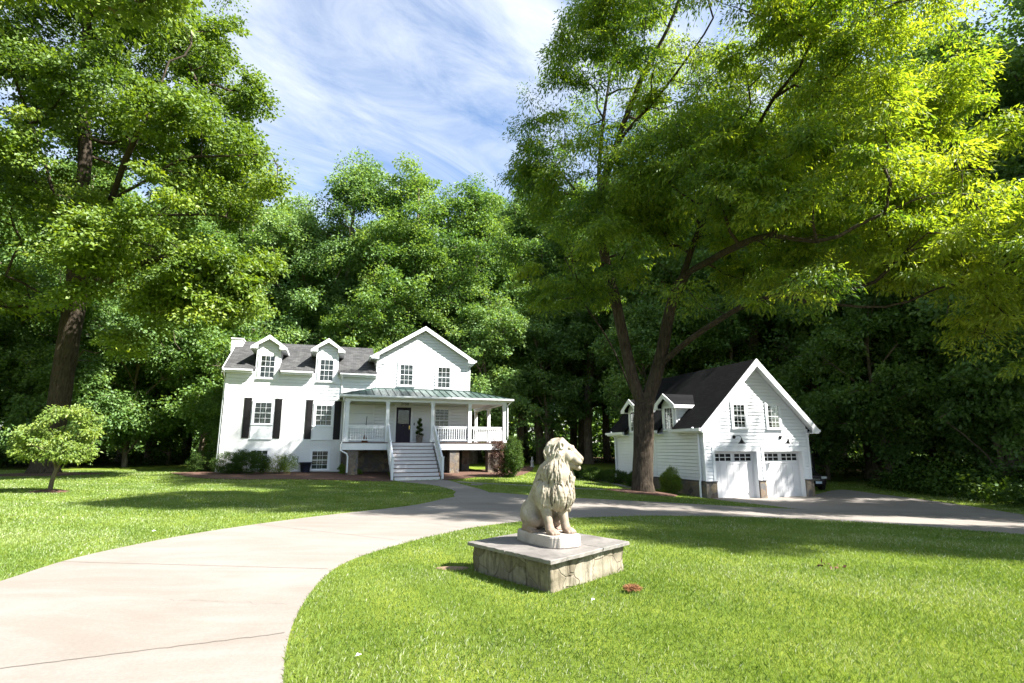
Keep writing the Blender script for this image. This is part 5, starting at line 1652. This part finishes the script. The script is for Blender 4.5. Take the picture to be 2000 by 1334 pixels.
def high_crowned_tree():
    rng = np.random.default_rng(66)
    bx, by = 18.0, 9.5; bz = tz(bx, by)
    o = np.array([bx, by, bz])
    lines = [(None, [o+[0, 0, -.2], o+[0, 0, 6], o+[-.2, .1, 12], o+[-.5, .3, 18], o+[-.6, .4, 23]]),
             ((0, .72), [o+[-2.5, 1.2, 18.8], o+[-5, 2.6, 20.6]]), ((0, .85), [o+[-1.5, -1, 21], o+[-3, -1.5, 22]])]
    nodes, par = polyline_nodes(lines)
    ells = [(12.6, 12.6, 21.0, 5.4, 2.6, 2.2, 1.0), (16.5, 10.5, 23, 4, 3.5, 2.5, .7), (9.0, 10.2, 20.5, 2.4, 1.5, 1.4, .7)]
    tips = crown_pts(ells, 520, rng, 1.6, -.05, 1.7, .9)
    A, pr, tp = grow(nodes, par, tips, rng, .8, .2)
    ld = leaves(A[tp], rng, 130, rng.uniform(.6, 1.1, tp.sum()), .4, .19, .12, .2, .7)
    tree_object('high_crowned_tree', 'tall high crowned tree beside the right lawn whose shade falls across the driveway', 'tree', (0, 0, 0), A, pr, tp, ld, M['leaf_green'], M['bark_grey'], .01, .36, (len(nodes), .4, .5))

def small_tree():
    rng = np.random.default_rng(31)
    p = G(97, 961); z = tz(*p)
    tr = np.array([[0, 0, -.1], [.02, 0, .35], [.10, 0, .7], [.16, .02, 1.0]])
    lines = [(None, tr), ((0, .8), [[-.25, .1, 1.25], [-.8, .1, 1.55]]), ((0, .9), [[.5, -.1, 1.25], [1.2, -.1, 1.5]]), ((0, .7), [[.3, .5, 1.2], [.4, 1.0, 1.5]]), ((0, .85), [[.1, -.4, 1.3], [-.1, -.9, 1.6]]), ((0, 1.), [[.2, .0, 1.6], [.2, 0, 2.1]])]
    nodes, par = polyline_nodes(lines, .2)
    ells = [(.0, 0, 2.1, 1.0, 1.1, .6), (1.05, 0, 1.75, .75, .9, .45), (-.75, .1, 1.8, .65, .7, .45), (.3, 0, 2.5, .75, .8, .42), (.8, -.4, 1.35, .6, .6, .25), (-.4, -.5, 1.45, .55, .5, .25), (.0, .3, 2.75, .4, .4, .25)]
    tips = crown_pts(ells, 420, rng, 1.6, -.05, .7, 2.)
    A, pr, tp = grow(nodes, par, tips, rng, .25, .15)
    ld = leaves(A[tp], rng, 34, .26, .4, .10, .055, .35, .5)
    tree_object('young_dogwood', 'small young tree with low spreading pale green crown on the left lawn', 'tree', (p[0], p[1], z), A, pr, tp, ld, M['leaf_light'], M['bark_grey'], .006, .07, (len(nodes), .3, .15))
    mulch_ring(p[0], p[1], .62, .5)

def shrub(name, label, px, py, rad, n, leaf, mat, group=None, lump=None, Y=None, dens=30, cat='shrub', spread=.13, seed=1, xy=None):
    rng = np.random.default_rng(seed + int(abs(px)*7) % 1000)
    p = np.array(xy) if xy is not None else G(px, py)
    z = tz(*p)
    rx, ry, rz = rad
    ells = lump or [(0, 0, rz*.95, rx, ry, rz*.95)]
    tips = crown_pts(ells, n, rng, 2.2, -.55, rx*.5, px*.1)
    tips[:, 2] = np.maximum(tips[:, 2], .05)
    nodes = [np.array([0, 0, -.05]), np.array([0, 0, .12])]
    A, pr, tp = grow(nodes, [-1, 0], tips, rng, .22, .1)
    ld = leaves(A[tp], rng, dens, spread, .8, leaf[0], leaf[1], .05, .9)
    root = thing(name, label, cat, (p[0], p[1], z), 0, group)
    v, f = branch_mesh(A, pr, tp, .004, .035)
    np_mesh('stem', v, f, M['twig'], root)
    np_mesh('foliage', *ld[:2], mat, root, tint=ld[2])
    return root

def shrubs():
    rg = np.random.default_rng(2)
    ld = leaves(TOPIARY[0], rg, 44, .09, .9, .045, .02, .1, .9)
    np_mesh('topiary', *ld[:2], M['leaf_box'], TOPIARY[1], tint=ld[2])
    MB().tube([(0, 0, .4), (0, 0, 1.5)], .014, 6).build('stem', M['twig'], TOPIARY[1])
    bx = M['leaf_box']; lf = (.05, .03)
    shrub('boxwood', 'small round dark green shrub at the far left corner of the white house', 392, 922, (.72, .7, .62), 420, lf, bx, seed=1)
    shrub('boxwood', 'wide clipped dark green shrub hiding the left basement window', 466, 926, (1.55, .8, .70), 1000, lf, bx, seed=2,
          lump=[(-.7, 0, .6, .85, .75, .6), (.7, 0, .62, .9, .8, .62), (0, 0, .68, .8, .7, .62)])
    shrub('loose_shrub', 'loose upright green shrub with thin stems right of the clipped hedge', 545, 926, (.95, .6, .6), 300, (.055, .026), M['leaf_green'], seed=3, dens=24,
          lump=[(-.3, 0, .55, .6, .5, .5), (.45, 0, .65, .5, .45, .5)], spread=.16)
    shrub('perennial', 'low bright leafy plant at the foot of the porch downspout', 677, 926, (.42, .35, .3), 90, (.10, .05), M['leaf_green'], seed=4, cat='plant')
    shrub('perennial', 'tiny green plant beside the left porch pier', 697, 927, (.2, .18, .14), 40, (.08, .04), M['leaf_green'], seed=5, cat='plant')
    r = shrub('evergreen_shrub', 'tall clipped evergreen at the porch end with one side dead and brown', 994, 932, (.70, .7, 1.15), 800, (.06, .03), M['leaf_box'], seed=6, lump=[(.15, .1, 1.15, .68, .75, 1.15)])
    rng = np.random.default_rng(9)
    t = crown_pts([(-.62, -.05, 1.12, .5, .6, 1.08)], 420, rng, 1.8, -.5, .4, 1.)
    t[:, 2] = np.maximum(t[:, 2], .08)
    ld = leaves(t, rng, 26, .13, .8, .06, .032, .3, .9)
    tag(np_mesh('dead_foliage', *ld[:2], M['leaf_dead'], r, tint=ld[2]), 'dead brown half of the shrub')
    A, pr, tp = grow([np.array([-.4, 0, 0]), np.array([-.45, 0, .2])], [-1, 0], t, rng, .22, .1)
    v, f = branch_mesh(A, pr, tp, .004, .03); np_mesh('stem', v, f, M['twig'], r)
    shrub('globe_shrub', 'upright bushy green shrub against the garage side wall right of the big trunk', 1300, 957, (.46, .44, .62), 420, (.07, .022), M['leaf_green'], seed=7, xy=(7.72, 27.2))
    for i, (px, py, rr, lb) in enumerate(((1160, 940, .72, 'low dark green mound shrub left of the pair by the garage path'), (1200, 944, .85, 'low dark green mound shrub nearest the garage back corner'), (1124, 934, .55, 'small dark shrub at the far end of the garage path'), (1239, 951, .36, 'tiny dark shrub squeezed between big trunk and garage stone'))):
        shrub('mound_shrub', lb, px, py, (rr, .6, .40), 260, (.06, .03), M['leaf_box'], 'shrubs along the garage path', seed=10+i)

# ---------------------------------------------------------------- forest
def forest_proto(seed, H, bare, rx, leaf, n_tip, n_leaf, spread, r_base, low=False):
    rng = np.random.default_rng(seed)
    lean = rng.normal(0, .03, 2)
    tr = [np.array([lean[0]*z + .25*math.sin(z*.35+seed), lean[1]*z + .25*math.cos(z*.3+seed), z]) for z in np.linspace(-.5, H*.9, 14)]
    lines = [(None, tr)]
    for k in range(7):
        z = bare*.8 + (H*.8-bare*.8)*k/7; ang = rng.uniform(0, 6.28); L = rx*rng.uniform(.5, .85)
        b = np.array([np.interp(z, [t[2] for t in tr], [t[i] for t in tr]) for i in range(2)])
        lines.append(((0, max(.05, (z+.5)/(H*.9+.5))), [np.array([b[0]+math.cos(ang)*L*.4, b[1]+math.sin(ang)*L*.4, z+L*.5]), np.array([b[0]+math.cos(ang)*L, b[1]+math.sin(ang)*L, z+L*1.0])]))
    nodes, par = polyline_nodes(lines, 1.3)
    nodes = [np.array(n) for n in nodes]
    ells = []
    m = 9
    for k in range(m):
        u = k/(m-1); z = bare + (H-bare)*(.1+.82*u)
        w = rx*(.62+.5*math.sin(math.pi*min(1, u*.85+.12)))*(.55 if u > .9 else 1)
        ang = k*2.4+seed; e = rx*.42*(1-u*.6)
        ells.append((math.cos(ang)*e, math.sin(ang)*e, z, w*.62, w*.62, (H-bare)/m*1.25))
    tips = crown_pts(ells, n_tip, rng, 1.7, -.12, rx*.42, seed*1.3)
    A, pr, tp = grow(nodes, par, tips, rng, 1.3, .2)
    cl = A[tp]
    t0 = np.clip(rng.normal(.48, .12, len(cl)) + .13*n3(cl, 2.4, seed) + .010*(cl[:, 2]-H*.6), .05, .95)
    ld = leaves(cl, rng, n_leaf, spread*rng.uniform(.65, 1.2, len(cl)), .6, leaf[0], leaf[1], .15, .85, t0)
    v, f = branch_mesh(A, pr, tp, .02, r_base, (len(nodes), .5, .7), kmax=12)
    tmesh = np_mesh('trunk', v, f, M['bark_grey'], None, smooth=True)
    cmesh = np_mesh('crown', ld[0], ld[1], M['leaf_forest'], None, tint=ld[2])
    tm, cm = tmesh.data, cmesh.data
    bpy.data.objects.remove(tmesh); bpy.data.objects.remove(cmesh)
    return tm, cm

PROTO = {}
def forest():
    for i, (H, bare, rx, r) in enumerate(((30, 8, 5.6, .42), (28, 6, 6.2, .40), (32, 10, 5.2, .44), (27, 5, 5.8, .38))):
        PROTO['tall%d' % i] = forest_proto(40+i, H, bare, rx, (.25, .18), 300, 210, 1.35, r)
    for i, (H, bare, rx, r) in enumerate(((13, 1.6, 4.2, .16), (10, 1.2, 3.6, .13), (17, 2.5, 4.6, .20))):
        PROTO['edge%d' % i] = forest_proto(60+i, H, bare, rx, (.24, .17), 260, 110, .95, r)
    def plant(kind, x, y, label, group, s=1.0, rz=None, mat=None, name='forest_tree'):
        tm, cm = PROTO[kind]
        rz = rz if rz is not None else rr.uniform(0, 6.28)
        root = thing(name, label, 'tree', (x, y, tz(x, y)), rz, group)
        root.scale = (s, s, s*rr.uniform(.96, 1.04))
        t = bpy.data.objects.new('trunk', tm); COL.objects.link(t); t.parent = root
        c = bpy.data.objects.new('crown', cm); COL.objects.link(c); c.parent = root
        return root
    rr = np.random.default_rng(77)
    # trees one can single out
    T = lambda k: 'tall%d' % k
    E_ = lambda k: 'edge%d' % k
    one = [
     (T(2), -15.6, 52, 'tall forest tree rising behind the left dormer of the white house', .98),
     (T(0), -10.2, 51, 'tallest forest crown behind the right dormer of the white house', 1.0),
     (T(1), -4.0, 53, 'broad forest crown standing up behind the white gable', 1.04),
     (T(3), .6, 56, 'forest tree with low crown just right of the white gable', 1.05),
     (T(2), 2.6, 54.5, 'pale straight forest trunk nearest the porch end shrub', .92),
     (T(0), 4.3, 57.5, 'pale straight forest trunk behind the back of the lion head', .95),
     (T(2), 7.6, 54.5, 'pale straight forest trunk just left of the garage back corner', .95),
     (T(1), -21, 52, 'paler forest tree in the gap between the left tree and the house', .93),
     (E_(2), -2.0, 47.5, 'mid height forest tree with light leaves right behind the gable peak', .95),
     (E_(2), 3.2, 51, 'mid height dark green tree between the house and the big maple', 1.0),
     (E_(2), -13.0, 47.5, 'mid height tree close behind the shingle roof between the dormers', .95),
     (E_(0), -21.5, 41, 'bushy low tree left of the white house, leafing to the ground', .95),
     (E_(2), -24.5, 44, 'mid height bushy tree filling the gap left of the white house', 1.0),
     (E_(1), -18.9, 37.5, 'low pale leafy tree touching the chimney end of the house', .62),
     (E_(0), -29.0, 42, 'dark low forest edge tree right of the massive left trunk', 1.0),
     (E_(2), -34.5, 41, 'mid height forest edge tree left of the massive left trunk', 1.0),
     (E_(0), -39, 38, 'low forest edge tree at the left border of the lawn', 1.0),
     (E_(1), -31.5, 38.5, 'low leafy tree close behind the left mulch ring', .85),
     (T(3), 27.5, 31, 'tall very dark tree at the right border with a thick black trunk', 1.12),
     (T(1), 31, 36, 'tall dark tree behind the one at the right border', 1.15),
     (T(0), 24.5, 38, 'tall dark tree right of the grey shed', 1.08),
     (T(2), 19.0, 43, 'tall shaded tree with leaning trunk behind the garage ridge', 1.0),
     (T(3), 13.5, 46, 'tall shaded tree behind the garage roof', 1.0),
     (E_(0), 22.5, 33.5, 'low dark tree hanging over the drive edge right of the garage', .95),
     (E_(1), 25.5, 28.8, 'dark low evergreen looking tree at the right drive edge', .95),
     (E_(2), 29.5, 27.0, 'dark mid height tree at the right end of the drive', 1.0),
     (E_(1), 21.0, 37.5, 'low shaded tree right beside the grey shed', .9),
     (E_(2), 17.0, 41.5, 'mid height shaded tree above the grey shed', .95),
     (T(2), 22.5, 7.0, 'tall forest tree beyond the right side of the lawn casting shade on the grass', .8),
     (E_(2), 25.5, 17.0, 'mid height tree beyond the right end of the drive', 1.0),
     (T(2), 35, 14.5, 'tall forest tree beyond the right lawn near the drive', 1.05),
     (E_(2), 11.0, 43.0, 'mid height shaded tree left of the garage ridge', .9),
    ]
    for k, x, y, lb, s in one: plant(k, x, y, lb, None, s)
    # the deeper ranks, which nothing tells apart
    G1, L1 = 'deep forest trees behind the house', 'tall green forest tree deep in the woods behind the white house'
    G2, L2 = 'deep forest trees on the right', 'tall dark tree deep in the woods behind the garage'
    G3, L3 = 'deep forest trees on the left', 'tall green tree deep in the woods behind the massive left tree'
    k = 0
    for row, (y0, step) in enumerate(((60, 5.2), (67, 5.6), (75, 6.2))):
        for x in np.arange(-66, 68, step):
            x2, y2 = x + rr.uniform(-1.4, 1.4), y0 + rr.uniform(-2, 2) - .004*x*x
            if abs(x2 - 1.5) < 2.5 and row == 0: continue
            lb, gp = (L3, G3) if x < -27 else (L2, G2) if x > 12 else (L1, G1)
            plant(T(k % 4), x2, y2, lb, gp, rr.uniform(.9, 1.08)); k += 1
    for x, y in ((-33, 50), (-39, 47), (-45, 42), (-48, 35), (-42, 52), (-28, 53), (-50, 28), (-53, 45), (-46, 22)):
        plant(T(k % 4), x, y, L3, G3, rr.uniform(.92, 1.08)); k += 1
    for x, y in ((24, 48), (31, 47), (36, 40), (37, 32), (33.5, 26.5), (42, 27), (41, 46), (46, 36), (18, 53), (11.5, 55)):
        plant(T(k % 4), x, y, L2, G2, rr.uniform(1.0, 1.15)); k += 1
    G4 = 'forest edge understory'
    for x, y, lb in ((-36, 46, L3), (-30, 48, L3), (-43, 38, L3), (-25.5, 48.5, L3), (20, 47, L2), (27, 42.5, L2), (33, 33, L2), (14, 50, L2), (35, 28.5, L2), (30.5, 32, L2), (26.5, 35, L2)):
        plant(E_(k % 3), x, y, 'low shaded understory tree deep in the woods ' + ('behind the massive left tree' if x < 0 else 'behind the garage'), G4 + (' left' if x < 0 else ' right'), rr.uniform(.9, 1.1)); k += 1
    for x, y in ((-30, -4), (-24, -13), (-15, -20), (-36, 6), (-33, -16)):  # unseen trees added to block sky light and darken the plinth's left face
        plant(T(k % 4), x, y, 'unseen tall tree added behind the viewpoint to hold back sky light', 'added light blocking trees behind the viewpoint', rr.uniform(.9, 1.05)); k += 1
    # undergrowth between the trunks and a far mass of woods
    n = 2600
    ang = rr.uniform(-1.1, 1.1, n); rad = rr.uniform(0, 1, n)
    x = rr.uniform(-62, 62, n); y = rr.uniform(46, 84, n)
    side = rr.random(n) < .35
    x[side] = np.where(rr.random(side.sum()) < .5, rr.uniform(-52, -36, side.sum()), rr.uniform(24, 48, side.sum())); y[side] = rr.uniform(28, 50, side.sum())
    ok = ~((np.abs(x-4) < 8) & (y < 60)) & ~((x > 20) & (y < 37.5 + (24-x)*.9)) & (y > 40 - .9*(np.abs(x)-30).clip(0))
    x, y = x[ok], y[ok]
    ea, eb = G(1625, 955), G(2000, 1004)
    t_ = rr.uniform(-.05, 1.5, 700)[:, None]; off_ = rr.uniform(2.6, 13, 700)
    e_ = ea + (eb-ea)*t_; nn = np.array([-(eb-ea)[1], (eb-ea)[0]]); nn = nn/np.hypot(*nn)
    if nn[0] < 0: nn = -nn
    e_ = e_ + nn*off_[:, None]
    x, y = np.r_[x, e_[:, 0]], np.r_[y, e_[:, 1]]
    z = terr(x, y) + rr.uniform(.15, 1.3, len(x)) * (.6 + .6*np.sin(x*.9)*np.sin(y*.7))**2 + .2
    ld = leaves(np.c_[x, y, z], rr, 60, .8, .7, .20, .13, .1, .7)
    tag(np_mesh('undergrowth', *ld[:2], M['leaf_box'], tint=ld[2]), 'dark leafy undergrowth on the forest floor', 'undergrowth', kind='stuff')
    n = 9500
    x = rr.uniform(-130, 130, n); y = 92 + rr.uniform(0, 14, n) - .002*x*x
    z = rr.uniform(0, 1, n)**1.7 * (24 + 3*np.sin(x*.21))
    ld = leaves(np.c_[x, y, z], rr, 36, 2.2, .6, .75, .55, .1, .7)
    tag(np_mesh('far_woods', *ld[:2], M['leaf_forest'], tint=ld[2]), 'far woods closing the view behind the trunks', 'woods', kind='stuff')

# ---------------------------------------------------------------- small things on the ground
def details():
    p = G(1038, 912); z = tz(*p)
    r = thing('garden_ornament', 'small grey figure ornament standing at the wood edge beside a pale trunk', 'ornament', (1.62, 44.5, tz(1.62, 44.5)))
    MB().lathe([(0, 0), (.16, 0), (.17, .08), (.12, .12), (.12, .30), (.15, .36), (.11, .52), (.07, .58), (0, .58)], 14).build('body', M['ornament'], r, True)
    MB().lathe([(0, .57), (.06, .575), (.085, .64), (.08, .72), (.04, .80), (0, .84)], 14).build('head', M['ornament'], r, True)
    for px, py, lb in ((1251, 956, 'small metal spotlight in the mulch at the foot of the forked trunk'),):
        q = G(px, py); r = thing('spotlight', lb, 'light', (q[0], q[1], tz(*q)+.05))
        MB().tube([(0, 0, -.05), (0, 0, .14)], .012, 8).build('stake', M['lampblack'], r)
        MB().tube([(0, -.05, .15), (0, .06, .21)], [.045, .055], 12).build('lamp_head', M['chrome'], r)
    q = G(931, 948)
    t = MB().box(-.28, .28, -.14, .14, -.02, .05).build('paving_stone', M['concrete'], None, bevel=.02)
    t.location = (q[0], q[1], tz(*q)+.02); t.rotation_euler = (0, 0, .2)
    tag(t, 'loose pale paving stone lying where the side path meets the front walk', 'stone')
    rng = np.random.default_rng(4)
    # clump of dead pine straw
    q = G(1235, 1157); zq = tz(*q); n = 700
    th = rng.uniform(0, 6.28, n); rr_ = rng.random(n)**.5*.07
    c = np.c_[np.cos(th)*rr_*1.15, np.sin(th)*rr_, .015 + .045*(1-(rr_/.09)**2)*rng.random(n)]
    d = rng.normal(0, 1, (n, 3)); d[:, 2] = np.abs(d[:, 2])*.35; d /= np.linalg.norm(d, axis=1)[:, None]
    s = np.cross(d, rng.normal(0, 1, (n, 3))); s /= np.linalg.norm(s, axis=1)[:, None]
    L = rng.uniform(.04, .09, n)[:, None]
    v = np.stack([c - d*L*.5 - s*.0018, c - d*L*.5 + s*.0018, c + d*L*.5 + s*.001, c + d*L*.5 - s*.001], 1).reshape(-1, 3)
    o = np_mesh('dead_tuft', v, np.arange(4*n).reshape(n, 4), plain('rust_straw', (.26, .12, .05), .9, .4, 30)); o.location = (q[0], q[1], zq+.02)
    tag(o, 'rust brown tuft of dead straw on the grass right of the plinth', 'dead tuft')
    def fallen(px, py, n, spread, mat, name, label, cat, L=.06, W=.035, hz_=.035):
        q = G(px, py)
        c = np.c_[rng.normal(0, spread, n), rng.normal(0, spread*.6, n), rng.uniform(.8, 1.2, n)*hz_]
        lv = leaves(c, rng, 1, .001, 1, L, W, 0, .5)
        o = np_mesh(name, *lv[:2], mat, tint=lv[2]); o.location = (q[0], q[1], tz(*q))
        return tag(o, label, cat)
    fallen(1606, 1109, 7, .05, M['leaf_dead'], 'fallen_leaf_cluster', 'left of two clusters of dead brown leaves on the right lawn', 'dead leaves', .075, .045)
    fallen(1636, 1113, 8, .05, M['leaf_dead'], 'fallen_leaf_cluster', 'right of two clusters of dead brown leaves on the right lawn', 'dead leaves', .075, .045)
    for px, py, lb in ((694, 1295, 'single white petal on the grass near the bottom edge of the driveway'), (1156, 1182, 'single pale petal on the grass below the plinth corner'), (296, 1043, 'white scrap on the grass beside the far driveway edge')):
        q = G(px, py); k = .032 if py > 1100 else .05
        o = MB().add([(0, 0, 0), (k, .2*k, .25*k), (1.1*k, .9*k, .1*k), (.1*k, .8*k, .4*k)], [(0, 1, 2, 3)]).build('white_petal', M['paper'])
        o.location = (q[0], q[1], tz(*q)+.045); tag(o, lb, 'petal')

small_tree()
high_crowned_tree()
overhanging_tree()
big_left_tree()
big_right_tree()
shrubs()
forest()
details()
build_grass()
